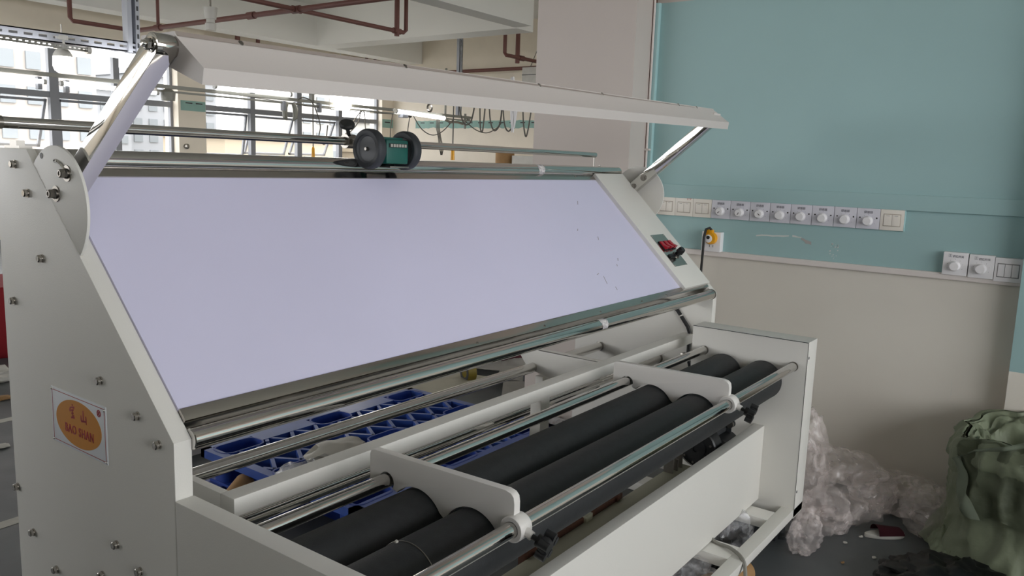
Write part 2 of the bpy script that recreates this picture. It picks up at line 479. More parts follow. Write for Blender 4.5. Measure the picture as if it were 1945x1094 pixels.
BOLT = hexbolt(); BOLT.materials.append(STEEL)
sp = obj('side_panel', B().prism(BODY, 'x', 0.0, 0.03, 0.002), WHITE, MC)
obj('disc', B().prism(disc_poly(), 'x', 0.0, 0.005, 0.0008), WHITE, sp)
obj('inner_sheet', B().prism([(0.44, 0.45), (0.44, 0.521), (0.37, 0.521), (0.33, 0.42)], 'x', 0.014, 0.02), WHITE, sp)
wd = [(-0.0006, *(sl(0, s, 0.0).yz)) for s in [0.575, 0.56, 0.545, 0.5]]
for s0, s1 in ((0.36, 0.41), (0.425, 0.47), (0.5, 0.515), (0.52, 0.585)):
    weld = B().sweep([(0, *sl(0, s0 + (s1 - s0) * i / 6, 0.0008 * math.sin(i * 2)).yz) for i in range(7)], 0.0009, 6)
    obj('weld_bead', weld, WHITE2, sp)
for (y, z) in [(.480, .493), (.435, .444), (.395, .333), (.517, .243), (.210, .149), (.099, .113), (.040, .080), (.553, -.128), (.495, -.204), (.181, -.128), (.407, -.25), (.109, -.151), (.234, -.201)]:
    o = bpy.data.objects.new('bolt', BOLT); COL.objects.link(o); o.parent = sp; o.location = (0, y, z); o.rotation_euler = (random.random() * 3, 0, 0)
for (y, z) in ((.331, .448), (.289, .483)):
    wb_ = B().lathe([(0, .0135), (.0018, .0135), (.0018, .0085), (.004, .0085)], (0, y, z), (-1, 0, 0), 24)
    wb_.lathe([(.004, .0075), (.012, .0075), (.0135, .006), (.0135, .004), (.012, .004), (.012, 0)], (0, y, z), (-1, 0, 0), 6)
    obj('pivot_bolt', wb_, BRUSH, sp)
obj('arc_slot', B().sweep([(-0.0002, *p) for p in arc(.331, .448, .0545, 93, 134, 12)], 0.0035, 8), CHROME, sp)
obj('hole', B().lathe([(0, .0052), (.0006, .005), (.0006, 0)], (0, .377, .510), (-1, 0, 0), 18), DARK, sp)
br = B().box(.004, .47, .521, .026, .53, .526).box(.006, .485, .526, .02, .512, .535)
obj('top_bracket', br, BRUSH, sp)
# nameplate
npl = obj('nameplate', B().box(-0.0018, .1965, .0065, 0, .3875, .1065, .0005), PLATEW, MC)
bd = B()
for a in ((.2005, .0105, .2015, .1025), (.3825, .0105, .3835, .1025), (.2005, .0105, .3835, .0115), (.2005, .1015, .3835, .1025)):
    bd.box(-0.0021, a[0], a[1], -0.0017, a[2], a[3])
obj('border_line', bd, CRIM, npl, 0)
CY, CZn = 0.2915, 0.0555
obj('oval', B().prism([(CY + .079 * math.cos(2 * PI * i / 64), CZn + .0415 * math.sin(2 * PI * i / 64)) for i in range(64)], 'x', -0.0022, -0.0017), OCHRE, npl, 0)
obj('lettering', text_mesh('BAO SHAN', 0.0225, 0.0003, Matrix.Translation((-0.0025, CY - .003, CZn - .0135)) @ FACE_NX @ Matrix.Scale(0.82, 4, (1, 0, 0)), 0.0002, 1.14), CRIM, npl, 0)
obj('lettering', text_mesh('\u00ae', 0.0165, 0.0003, Matrix.Translation((-0.0022, .2185, .0905)) @ FACE_NX, 0.0002), CRIM, npl, 0)


def stroke(b, pts, ws, x=-0.0025):
    """brush stroke: pts in plate units (right, up), widths along the way"""
    k = len(pts); L = []; R_ = []
    for i, (px, py) in enumerate(pts):
        a = pts[max(i - 1, 0)]; c = pts[min(i + 1, k - 1)]
        dx, dy = c[0] - a[0], c[1] - a[1]; n = math.hypot(dx, dy) or 1; nx, ny = -dy / n, dx / n
        L.append((px + nx * ws[i], py + ny * ws[i])); R_.append((px - nx * ws[i], py - ny * ws[i]))
    for i in range(k - 1):
        q = [L[i], L[i + 1], R_[i + 1], R_[i]]
        lo = [b.b.verts.new((x + 0.0006, -p[0], p[1])) for p in q]; hi = [b.b.verts.new((x, -p[0], p[1])) for p in q]
        b.b.faces.new(hi)
        for j in range(4): b.b.faces.new((lo[j], hi[j], hi[(j + 1) % 4], lo[(j + 1) % 4]))


mm = 0.001
g = B()   # left character: roof radical over jade
for pts, ws in [
    ([(0.2, 16), (1.6, 12.8)], [.6, 1.0]), ([(-6.6, 9.6), (-7.4, 4.5), (-6.4, 2.6)], [.5, 1.2, .7]),
    ([(-6.4, 9.2), (0, 10.6), (6.6, 11.4), (5.4, 8.2)], [.7, .8, 1.3, .4]),
    ([(-3.6, 5.4), (3.8, 7.2)], [.7, .9]), ([(-3.0, 0.6), (3.6, 2.0)], [.7, .8]), ([(0.4, 6.6), (-.2, 1), (.2, -5.6)], [.9, .8, .9]),
    ([(-4.6, -6.6), (-1, -5.4), (6.4, -4.6)], [.9, 1.0, 1.2]), ([(3.0, -1.2), (5.0, -2.8)], [.7, 1.1])]:
    stroke(g, [(p[0] * mm * 1.12, p[1] * mm * 1.12) for p in pts], [q * mm * 1.75 for q in ws])
obj('lettering', g.xf(Matrix.Translation((0, CY + .0185, CZn + .0155))), CRIM, npl, 0)
g = B()   # right character: mountain
for pts, ws in [([(0, 12.5), (.2, 4), (0, -5)], [.6, 1.2, 1.0]), ([(-7, 3.5), (-7.4, -2), (-6, -5.8)], [.5, 1.1, 1.0]),
                ([(-6.6, -5.4), (0, -4.6), (8, -3.2)], [1.1, .9, 1.0]), ([(8, 5.0), (8.2, 0), (8.4, -8)], [.6, 1.1, .7])]:
    stroke(g, [(p[0] * mm * 1.12, p[1] * mm * 1.12) for p in pts], [q * mm * 1.75 for q in ws])
obj('lettering', g.xf(Matrix.Translation((0, CY - .0195, CZn + .0155))), CRIM, npl, 0)
for y, z in ((.2, .1), (.2, .0105), (.3835, .1025), (.3835, .0105)):
    obj('rivet', B().lathe([(0, .0022), (.001, .002), (.0018, .0012), (.002, 0)], (-.0018, y, z), (-1, 0, 0), 10), CHROME, npl)

# right side panel
sr = obj('side_panel', B().prism(BODY, 'x', 2.058, 2.09, 0.002), WHITE, MC)
obj('disc', B().prism(disc_poly(), 'x', 2.084, 2.09, 0.0008), WHITE, sr)
for s0, s1 in ((0.37, 0.43), (0.44, 0.455), (0.46, 0.5)):
    wr_ = B().sweep([(2.083, *sl(0, s0 + (s1 - s0) * i / 6, 0.001).yz) for i in range(7)], 0.002, 6)
    obj('weld_bead', wr_, WHITE2, sr)
obj('cable_guide', B().sweep([(2.052, .15, .03), (2.05, .128, .014), (2.05, .114, -.003), (2.05, .085, -.04), (2.05, .077, -.06), (2.05, .077, -.1), (2.05, .076, -.154), (2.05, .06, -.2)], 0.007, 10), BLACK, sr)
for y, z in ((.114, -.003), (.077, -.095)):
    obj('cable_tie', B().lathe([(-.002, .0078), (.002, .0078)], (2.05, y, z), (0, .5, .86) if z > -.05 else (0, 0, 1), 12), PAPER, sr)
obj('cable_gland', B().lathe([(0, .011), (.012, .011), (.014, .007), (.014, 0)], (2.058, .095, -.148), (-1, 0, 0), 14), BRUSH, sr)

# light box, board and its stainless edges
obj('light_box', slope_box(B(), 0.03, 2.058, 0.03, 0.57, -0.09, -0.004), WHITE2, MC)
bo = obj('inspection_board', slope_box(B(), 0.03, 1.852, 0.051, 0.541, -0.002, 0.004), BOARD, MC)
scr = mat('board_scuff', '#8f8488', 0.7)
for x, s, L, a in ((1.43, .16, .014, .3), (1.445, .135, .03, 1.2), (1.47, .10, .012, 1.3), (1.58, .29, .016, .9), (1.6, .2, .014, .8), (1.5, .33, .012, .7), (1.57, .18, .01, .9), (1.62, .44, .02, .8)):
    c = B().box(-L / 2, -.0009, 0, L / 2, .0009, .0004)
    c.xf(Matrix(((1, 0, 0, 0), (0, T.y, N.y, 0), (0, T.z, N.z, 0), (0, 0, 0, 1))) @ Matrix.Rotation(a, 4, 'Z')); c.xf(Matrix.Translation(sl(x, s, .0041)))
    obj('scuff', c, scr, bo, 0)
e1 = slope_box(B(), 0.03, 2.05, 0.031, 0.051, 0.0, 0.007, .0008); slope_box(e1, 0.03, 2.05, 0.029, 0.0325, -0.03, 0.0068, .0006)
be = obj('lower_edge_strip', e1, STEEL, MC)
for x in (.75, 1.02, 1.3, 1.55, 1.72):
    obj('screw', B().lathe([(0, .0035), (.0012, .003), (.0016, 0)], sl(x, .036, .007), N, 10), BRUSH, be)
ue = obj('upper_edge_strip', slope_box(B(), 0.03, 2.05, 0.541, 0.57, -0.002, 0.0065, .0008), STEEL, MC)
obj('screw', B().lathe([(0, .003), (.0012, .0026), (.0016, 0)], sl(1.73, .556, .0065), N, 10), BRUSH, ue)


def roller(name, x0, x1, y, z, r, m_, n=40, cap=.0015):
    return obj(name, B().lathe([(0, 0), (0, r - cap), (cap, r), (x1 - x0 - cap, r), (x1 - x0, r - cap), (x1 - x0, 0)], (x0, y, z), (1, 0, 0), n), m_, MC)


R2 = roller('upper_guide_roller', .03, 2.058, .412, .503, .020, CHROME)
R3 = roller('lower_guide_roller', .03, 2.058, .006, .0885, .0172, CHROME)
T1 = roller('rear_chrome_roller', .03, 2.058, .449, -.172, .0172, CHROME)
T2 = roller('inner_chrome_roller', .03, 2.058, .198, -.177, .0178, CHROME)
R5 = roller('guide_bar', .03, 1.9, -.045, -.079, .0138, CHROME)
R6 = roller('front_bar', .03, 1.9, -.345, -.083, .0138, CHROME)
for R_, x in ((R2, 1.527), (R3, 1.275)):
    yy, zz, rr = (.412, .503, .0203) if R_ is R2 else (.006, .0885, .0175)
    a0, a1 = (100, 215) if R_ is R2 else (75, 205)
    tp = B()
    for i in range(14):
        pa = [math.radians(a0 + (a1 - a0) * (i + k) / 14) for k in (0, 1)]
        wd2 = [.019 * (1 - .5 * abs((i + k) / 14 - .35)) + .003 * noise.noise(Vector((i + k, 3, x))) for k in (0, 1)]
        tp.poly([(x - wd2[0], yy + rr * math.cos(pa[0]), zz + rr * math.sin(pa[0])), (x + wd2[0], yy + rr * math.cos(pa[0]), zz + rr * math.sin(pa[0])),
                 (x + wd2[1], yy + rr * math.cos(pa[1]), zz + rr * math.sin(pa[1])), (x - wd2[1], yy + rr * math.cos(pa[1]), zz + rr * math.sin(pa[1]))])
    obj('tape_patch', tp, mat('white_tape', '#e8e6e2', .6, vary=.3, vscale=120, col2='#9d979c'), R_)
for R_, (x, y, z, r) in ((R3, (2.05, .006, .0885, .0185)), (R5, (1.896, -.045, -.079, .0155)), (R6, (1.896, -.345, -.083, .0155)), (T1, (2.05, .449, -.172, .019)), (T2, (2.05, .198, -.177, .02))):
    obj('end_ring', B().lathe([(0, r - .004), (0, r), (.004, r), (.004, r - .004)], (x, y, z), (1, 0, 0), 32), BRUSH, R_)

# black rubber rollers
for (y, z, x0) in ((-.122, -.14, .045), (-.2545, -.14, .045)):
    rr = .062
    ro = roller('rubber_roller', x0, 1.885, y, z, rr, RUBBER, 72, .003)
    obj('end_cap', B().lathe([(0, 0), (0, rr + .0008), (.008, rr + .0008), (.008, 0)], (1.879, y, z), (1, 0, 0), 64), DARK, ro)
    obj('shaft', B().tube((1.86, y, z), (1.9, y, z), .015, 20), BRUSH, ro)
    if y < -.2:
        obj('wire_tie', B().sweep([(.235 + .01 * math.sin(a * .7), y + (rr + .0008) * math.cos(a), z + (rr + .0008) * math.sin(a)) for a in [2 * PI * i / 60 for i in range(61)]], .0009, 6), BRUSH, ro)
        obj('lint_bead', B().lathe([(-.004, 0), (-.002, .003), (.002, .003), (.004, 0)], (.236, y + .02, z + .0605), (1, 0, .3), 8), GREYB, ro)

# front unit: left end box, right end plate, cross beams, trough
lb = obj('end_box', B().prism([(-.001, 0), (-.386, 0), (-.386, -.58), (-.001, -.58)], 'x', -.001, .031, .0015), WHITE, MC)
rb = obj('end_plate', B().prism([(.0, 0), (-.386, 0), (-.386, -.582), (.0, -.582)], 'x', 1.9, 1.994, .0012), WHITE, MC)
obj('flange_joint', B().box(1.8995, -.3868, -.57, 1.9012, -.386, -.002).box(1.8992, -.386, -.0015, 1.9005, -.0, .0003), DARK, rb, 0)
for z in (-.052, -.495):
    obj('screw_hole', B().lathe([(0, .005), (.0008, .0045), (.0008, 0)], (1.915, -.386, z), (0, -1, 0), 12), DARK, rb)
xb = obj('cross_beam', B().box(.145, .064, -.097, 2.058, .104, -.063, .002), WHITE, MC)
obj('frame_beam', B().box(.145, .104, -.125, .161, .55, -.063, .0015), WHITE, MC)
obj('centre_post', B().box(1.085, .066, -.56, 1.128, .1, -.095, .002), WHITE, MC)
obj('front_board', B().box(.031, -.27, -.547, 1.9, -.236, -.294, .002), WHITE, MC)
obj('lower_beam', B().box(.031, -.181, -.41, 1.535, -.134, -.349, .002), MUD, MC)
obj('base_beam', B().box(.031, -.386, -.58, 1.994, -.346, -.551, .0015), WHITE, MC)
for x0, x1 in ((.03, .07), (.6, .64), (1.44, 1.53), (1.765, 1.84)):
    obj('base_cross_member', B().box(x0, -.346, -.582, x1, .55, -.551, .0015), WHITE, MC)
obj('base_beam', B().box(.03, .51, -.6, 2.058, .563, -.551, .0015), WHITE, MC)
for x in (.05, 1.96):
    for y in (-.365, .53):
        if x < 1.9 or y > 0: y2 = y
        else: y2 = y + .03
        obj('foot', B().lathe([(0, 0), (0, .028), (.012, .03), (.016, .012), (.1, .012), (.1, 0)], (x, y2, F), (0, 0, 1), 20), DARK, MC)
for x in (.015, 2.074):
    for y in (.06, .5):
        obj('foot', B().lathe([(0, 0), (0, .026), (.012, .028), (.016, .012), (.082, .012), (.082, 0)], (x, y, F), (0, 0, 1), 20), DARK, MC)
obj('dark_skid', B().box(1.905, -.335, F + .001, 1.985, -.01, -.583, .003), DARK, MC)
# curved gear cover behind the cross beam
gc = [(.183, -.107), (.423, -.106), (.47, -.112), (.504, -.136), (.48, -.166), (.441, -.185), (.386, -.198), (.3, -.215), (.183, -.22)]
gco = obj('gear_cover', B().prism(gc, 'x', 1.6, 1.606, .0005), WHITE, MC)
obj('cover_lip', B().box(1.6, .183, -.109, 1.625, .43, -.106), WHITE, gco)
obj('support_leg', B().box(1.59, .40, -.6, 1.625, .43, -.196), WHITE, MC)
# drive details at the right end
dm = obj('drive_gear', B().lathe([(0, 0), (0, .012), (-.004, .012), (-.004, .03), (0, .03), (0, .058), (.004, .062), (.05, .062), (.05, 0)], (1.6, -.165, -.315), (1, 0, 0), 44), BLACK, MC)
for i in range(9):
    a = 2 * PI * i / 9
    obj('screw', B().lathe([(0, .004), (-.003, .0035), (-.003, 0)], (1.6, -.165 + .047 * math.cos(a), -.315 + .047 * math.sin(a)), (1, 0, 0), 8), BRUSH, dm)
cut = [(-.122, -.46), (-.122, -.343)] + arc(-.178, -.30, .07, -38, -125, 14) + [(-.235, -.38), (-.235, -.46)]
obj('arc_bracket', B().prism(cut, 'x', 1.585, 1.592), WHITE, MC)
mb = obj('motor_bracket', B().prism([(-.19, -.25)] + arc(-.215, -.262, .012, 90, 270, 8) + [(-.215, -.33), (-.14, -.33), (-.14, -.25)], 'x', 1.745, 1.751), DARK, MC)
obj('pulley', B().lathe([(0, 0), (0, .012), (.02, .012), (.02, 0)], (1.735, -.213, -.263), (1, 0, 0), 18), BRUSH, mb)
obj('drive_chain_guard', B().box(1.65, -.2, -.29, 1.745, -.13, -.255, .003), DARK, MC)
obj('motor', B().lathe([(0, 0), (0, .03), (.01, .04), (.1, .04), (.11, .03), (.11, 0)], (1.66, -.2, -.33), (1, 0, 0), 24), BLACK, MC)
bl = obj('brown_strip', B().box(.75, -.132, -.37, 1.2, -.112, -.338, .002), BROWN, MC)
obj('clip', B().box(1.0, -.140, -.372, 1.03, -.108, -.333, .001), MUD, bl)
obj('clip', B().box(1.16, -.138, -.372, 1.175, -.109, -.334, .001), BROWN, bl)
for k, (x, h) in enumerate(((1.44, .05), (1.47, .035), (1.5, .055))):
    obj('wire_bracket', B().box(x, -.165, -.35, x + .004, -.135, -.35 + h), BRUSH, bl)

# guide plates that slide on the front bar
GP = [(-.002, -.034), (-.010, -.0262)] + [(-.010, -.0262)][:0]
ytop, zt = -.345, -.0205


def guide_profile():
    p = [(0.0, -.096), (0.0, -.036), (-.003, -.0285), (-.010, -.026)]
    p += [(-.325, zt), (-.337, zt - .003), (-.343, zt - .009), (-.345, zt - .02), (-.345, -.072)]
    p += [(-.322, -.092)]
    p += [(yy, zz) for yy, zz in arc(-.2545, -.14, .0665, 140, 22, 20)]
    p += [(yy, zz) for yy, zz in arc(-.122, -.14, .0665, 148, 42, 18)]
    p += [(yy, zz) for yy, zz in arc(-.045, -.081, .0185, 215, 20, 14)]
    return p


def guide(x0, first):
    gd = obj('guide_plate', B().prism(guide_profile(), 'x', x0, x0 + .017, .0015), WHITE2, MC)
    cl = B().lathe([(0, .0145), (0, .0215), (.002, .023), (.03, .023), (.032, .0215), (.032, .0145)], (x0 - .008, -.345, -.083), (1, 0, 0), 32)
    cl.tube((x0 + .008, -.36, -.083), (x0 + .008, -.378, -.09), .008, 16)
    obj('clamp_ring', cl, WHITE2, gd)
    a = Vector((0.15, -.92, -.3)).normalized(); o = Vector((x0 + .008, -.378, -.09))
    kb = B().lathe([(0, .005), (.018, .005)], o, a, 10)
    kb.lathe([(.010, 0), (.010, .011), (.018, .012), (.020, .018), (.03, .02), (.036, .017), (.036, 0)], o, a, 20)
    u = a.orthogonal().normalized(); v = a.cross(u)
    for i in range(5):
        d = u * math.cos(2 * PI * i / 5) + v * math.sin(2 * PI * i / 5)
        kb.tube(o + a * .019 + d * .019, o + a * .037 + d * .019, .008, 12)
    obj('knob', kb, BLACK, gd)


guide(.402, True); guide(1.354, False)

# control box on the right of the board
cb = obj('control_box', slope_box(B(), 1.85, 2.056, .039, .562, -.002, .0175, .001), WHITE, MC)
pn = obj('control_panel', slope_box(B(), 1.893, 1.994, .127, .268, .0175, .019), STEEL, cb)
mt = Matrix(((1, 0, 0, 0), (0, T.y, N.y, 0), (0, T.z, N.z, K.z), (0, 0, 0, 1)))
S1 = 0
for k in range(3):
    x = 1.909 + .032 * k
    obj('rocker_frame', slope_box(B(), x - .001, x + .026, .197, .237, .019, .0215, .0005), BLACK, cb)
    rk = B().prism([(.2, .0215), (.234, .0215), (.234, .0245), (.217, .026), (.2, .034)], 'x', x + .002, x + .023, .0006); rk.xf(mt)
    obj('rocker_switch', rk, RED, cb)
obj('speed_knob', B().lathe([(0, .009), (.014, .009), (.015, .0135), (.03, .012), (.034, .01), (.034, 0)], sl(1.965, .172, .019), N, 20), BLACK, cb)
obj('knob_collar', B().lathe([(0, .0145), (.003, .014), (.004, .01)], sl(1.965, .172, .019), N, 24), BRUSH, cb)
obj('button_strip', slope_box(B(), 1.905, 1.945, .163, .178, .019, .024, .001), BLACK, cb)
for x, s in ((1.898, .263), (1.989, .263), (1.898, .132), (1.989, .132)):
    obj('screw', B().lathe([(0, .002), (.001, .0018), (.0013, 0)], sl(x, s, .019), N, 8), PAPER, cb)

# upper bar with the length counter
R1 = roller('counter_bar', -.12, 2.03, .4953, .5655, .0102, CHROME)
obj('end_ring', B().lathe([(0, .0115), (.008, .0115), (.008, 0)], (-.02, .4953, .5655), (1, 0, 0), 24), BRUSH, R1)
obj('bar_bracket', B().box(2.022, .494, .52, 2.025, .4968, .576).box(1.99, .42, .519, 2.058, .503, .522), BRUSH, R1)
obj('bolt', B().lathe([(-.006, 0), (-.006, .007), (0, .007), (.003, .004), (.006, .004), (.006, 0)], (2.005, .46, .522), (0, 0, 1), 12), BRUSH, R1)
ct = obj('length_counter', B().box(.772, .335, .512, .848, .40, .571, .006).box(.775, .352, .571, .845, .392, .577, .002), GREENM, MC)
obj('counter_window', B().box(.78, .3335, .552, .842, .336, .562), DARK, ct, 0)
for k in range(6):
    obj('digit_wheel', B().box(.784 + k * .0095, .3325, .5535, .791 + k * .0095, .335, .5605), GREYB, ct, 0)
obj('drip_plate', B().box(.775, .325, .503, .84, .39, .507, .001), BRUSH, ct)
for x, d in ((.745, -1), (.868, 1)):
    r = .0485
    wh = B().lathe([(-.012, .034), (-.013, .036), (-.013, .044), (-.010, r - .001), (-.006, r), (.006, r), (.010, r - .001), (.013, .044), (.013, .036), (.012, .034)], (x, .366, .5465), (1, 0, 0), 64)
    wo = obj('counter_wheel', wh, TYRE, ct)
    hb = B().lathe([(-.007, 0), (-.007, .012), (-.006, .03), (-.011, .0335), (-.011, .036), (.011, .036), (.011, .0335), (.006, .03), (.007, .012), (.007, 0)], (x, .366, .5465), (1, 0, 0), 48)
    obj('wheel_disc', hb, DARKG, wo)
    obj('axle_nut', B().lathe([(-.014, 0), (-.014, .004), (-.008, .0055), (.008, .0055), (.014, .004), (.014, 0)], (x, .366, .5465), (1, 0, 0), 6), BRUSH, wo)
obj('axle', B().tube((.745, .366, .5465), (.868, .366, .5465), .005, 12), BRUSH, ct)
ca = B().lathe([(0, .0108), (0, .018), (.03, .018), (.03, .0108)], (.782, .4953, .5655), (1, 0, 0), 24)
ca.box(.786, .40, .556, .81, .482, .572, .002)
obj('clamp_arm', ca, BRUSH, ct)
kn = B().tube((.79, .488, .58), (.775, .478, .598), .005, 10)
kn.lathe([(0, 0), (0, .014), (.003, .019), (.009, .02), (.013, .017), (.014, 0)], (.772, .476, .6), (-.35, -.45, .85), 24)
obj('clamp_knob', kn, DARK, ct)

# hood over the board, with its lamp and arms
HL = [(-.023, .620), (-.028, .643), (.040, .691), (.046, .6985), (.134, .6975), (.137, .674)]
HR = [(-.010, .663), (-.013, .686), (.044, .727), (.048, .7325), (.137, .733), (.140, .711)]


def inset(p, d=.0035):
    cx = sum(a[0] for a in p) / len(p); cz = sum(a[1] for a in p) / len(p)
    return [(a[0] + (cx - a[0]) * d / .05, a[1] + (cz - a[1]) * d / .05) for a in p]


hb = B(); xl, xr = .05, 2.052
prof = []
for P_ in (HL, HR):
    q = inset(P_); q[0] = (P_[0][0] + .004, P_[0][1] + .0015); q[5] = (P_[5][0] - .004, P_[5][1] + .0015)
    prof.append(P_ + q[::-1])
va = [hb.b.verts.new((xl, *p)) for p in prof[0]]; vb = [hb.b.verts.new((xr, *p)) for p in prof[1]]
n = len(va)
fcs = []
for i in range(n):
    j = (i + 1) % n; fcs.append(hb.b.faces.new((va[i], vb[i], vb[j], va[j])))
bmesh.ops.recalc_face_normals(hb.b, faces=fcs)
hd = obj('lamp_hood', hb, HOODM, MC, 20)
obj('hood_end', B().prism(HL, 'x', xl - .002, xl + .001), HOODM, hd, 0)
obj('hood_end', B().prism(HR, 'x', xr - .001, xr + .002), HOODM, hd, 0)
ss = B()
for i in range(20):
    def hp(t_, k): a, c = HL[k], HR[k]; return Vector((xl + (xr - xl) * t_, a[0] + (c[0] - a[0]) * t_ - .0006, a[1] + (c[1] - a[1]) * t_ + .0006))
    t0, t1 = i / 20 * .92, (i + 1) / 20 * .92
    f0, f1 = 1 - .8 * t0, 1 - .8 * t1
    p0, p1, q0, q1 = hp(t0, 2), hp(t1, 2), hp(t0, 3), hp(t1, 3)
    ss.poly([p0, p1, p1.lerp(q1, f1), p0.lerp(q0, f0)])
obj('facet_strip', ss, mat('taupe_strip', '#9d928b', .5), hd)  # taupe strip over the hood's narrow upper facet, tapering to the right
LT = mat('lamp_tube_off', '#eceae6', .3)
obj('lamp_tube', B().tube((.12, .075, .672), (1.98, .08, .71), .013, 16), LT, hd)
for t_ in (.055, .24, .47, .62, .86, .93):
    x = xl + (xr - xl) * t_; yy = .043 + .003 * t_; zz = .694 + .036 * t_
    obj('screw', B().lathe([(0, .0055), (.0016, .0045), (.002, 0)], (x, yy, zz), (0, -.78, .62), 10), BRUSH, hd)
for x0, Bz in ((.014, .675), (2.053, .70)):
    A_ = Vector((0, .337, .455)); E_ = Vector((0, .048, Bz)); d = (E_ - A_).normalized(); nn = Vector((0, d.z, -d.y)); h = .0178
    A0 = A_ - d * .015
    pts = [A0 + nn * h, A0 - nn * h]
    pl_ = [(p.y, p.z) for p in (A0 - nn * h, A0 + nn * h)]
    c0 = math.atan2(nn.z, nn.y)
    for i in range(13):
        a = c0 + PI * i / 12
        pl_.append((E_.y + h * math.cos(a), E_.z + h * math.sin(a)))
    # make sure the arc bulges past the end
    if (Vector((0, *pl_[8])) - E_).dot(d) < 0:
        pl_ = pl_[:2] + [(E_.y + h * math.cos(c0 - PI * i / 12), E_.z + h * math.sin(c0 - PI * i / 12)) for i in range(13)]
    am = obj('hood_arm', B().prism(pl_, 'x', x0, x0 + .03, .0012), CHROME, MC)
    if x0 < 1:
        obj('pivot_boss', B().lathe([(.002, .0158), (.034, .0158), (.035, .0148), (.035, 0)], (x0, E_.y, E_.z), (1, 0, 0), 32), STEEL, am)
        nb = B().lathe([(0, .0115), (-.0018, .0115), (-.0018, .009)], (x0, E_.y, E_.z), (1, 0, 0), 24)
        nb.lathe([(-.0018, .0085), (-.009, .0085), (-.010, .007), (-.010, .0045)], (x0, E_.y, E_.z), (1, 0, 0), 6)
        nb.lathe([(-.009, .005), (-.014, .005), (-.0145, .004), (-.0145, 0)], (x0, E_.y, E_.z), (1, 0, 0), 14)
        obj('pivot_bolt', nb, CHROME, am)
    else:
        obj('hood_block', B().box(2.0, .02, .69, 2.056, .1, .715), HOODM, am)
        for q in (A_, A_ + d * .05):
            obj('pivot_bolt', B().lathe([(0, .012 if q is not A_ else .0095), (-.003, .0115 if q is not A_ else .009), (-.003, .006), (-.006, .006), (-.006, 0)], (x0, q.y, q.z), (1, 0, 0), 20), BRUSH, am)

# ================================================================== WALL FITTINGS
TXT = None


def text_parts(root, s, size, y, z, x, material, bold=0.0):
    obj('lettering', text_mesh(s, size, 0.0002, Matrix.Translation((x, y, z)) @ FACE_NX, bold), material, root, 0)


RFC = mat('rocker_gap_cream', '#b5ab9f', .6); RFW = mat('rocker_gap_white', '#8f8d8e', .6)


def rocker_plate(name, y, z, x, label, group, n=2, t=0.012, material=SWC, w=.0405, red=False, dots=True):
    r = thing(name, (x, y, z), label, 'switch', group, True)
    obj('plate', B().box(-t, -w, -.0405, 0, w, .0405, .0015), material, r)
    if n == 3: hh, z1, ww = .022, .02, .031
    else: hh, z1, ww = .02, .018, .028
    obj('rocker_frame', B().box(-t - .0008, -ww - .002, -.026, -t + .001, ww + .002, z1 + .002, .0006), RFW if n == 3 else RFC, r)
    for k in range(n):
        y1 = ww - 2 * ww * k / n
        obj('rocker', B().box(-t - .0032, y1 - 2 * ww / n + .0007, -.023, -t, y1 - .0006, z1 - .001, .0012), material, r)
        if dots: obj('rocker_mark', B().box(-t - .0034, y1 - ww / n - .006, z1 - .006, -t - .003, y1 - ww / n + .006, z1 - .0048), PRINT, r, 0)
    return r


def dial_plate(name, y, z, x, label, group, t=0.012, material=SWG, big=False, turn=0):
    r = thing(name, (x, y, z), label, 'dial', group, True)
    pw_ = .0388 if big else .0402
    obj('plate', B().box(-t, -pw_, -.0405, 0, pw_, .0405, .003 if big else .0012), material, r)
    kz = -.011 if not big else -.008
    kb = B().lathe([(0, .0185), (.004, .0182), (.005, .017), (.016, .0155), (.018, .0135), (.018, 0)], (-t, 0.001, kz), (-1, 0, 0), 36)
    k = obj('knob', kb, SWW, r)
    if turn: obj('pointer_mark', B().box(-t - .0186, -.0012, kz - .008, -t - .0179, .0012, kz + .002).xf(Matrix.Translation((0, .001, kz)) @ Matrix.Rotation(turn, 4, 'X') @ Matrix.Translation((0, -.001, -kz))), CORDB, k, 0)
    for i in range(7):
        a = math.radians(200 - 220 * i / 6)
        obj('tick', B().box(-t - .0004, -.0005 + .0245 * -math.cos(a), kz + .0245 * math.sin(a) - .0012, -t + .0002, .0005 + .0245 * -math.cos(a), kz + .0245 * math.sin(a) + .0012), PRINT, r, 0)
    if not big:
        for s in (-1, 1): obj('screw_hole', B().lathe([(0, .003), (.0006, .0028), (.0006, 0)], (-t, .0295 * s, .001), (-1, 0, 0), 14), CORDB, r)
        text_parts(r, '\u8c03\u901f\u5668', .0105, .001, .021, -t - .0003, PRINT, .0002)
    else:
        text_parts(r, '\u8c03\u901f\u5f00\u5173', .0088, -.008, .0255, -t - .0003, PRINT, .0002)
        lg = B()
        lg.box(-t - .0005, .012, .032, -t, .023, .0332).box(-t - .0005, .0165, .025, -t, .0178, .0325).box(-t - .0005, .012, .0235, -t, .0225, .0246)
        lg.box(-t - .0005, .021, .0265, -t, .0222, .0295).box(-t - .0005, .0125, .0275, -t, .0137, .0295)
        obj('emblem', lg, PRINT, r, 0)
    return r


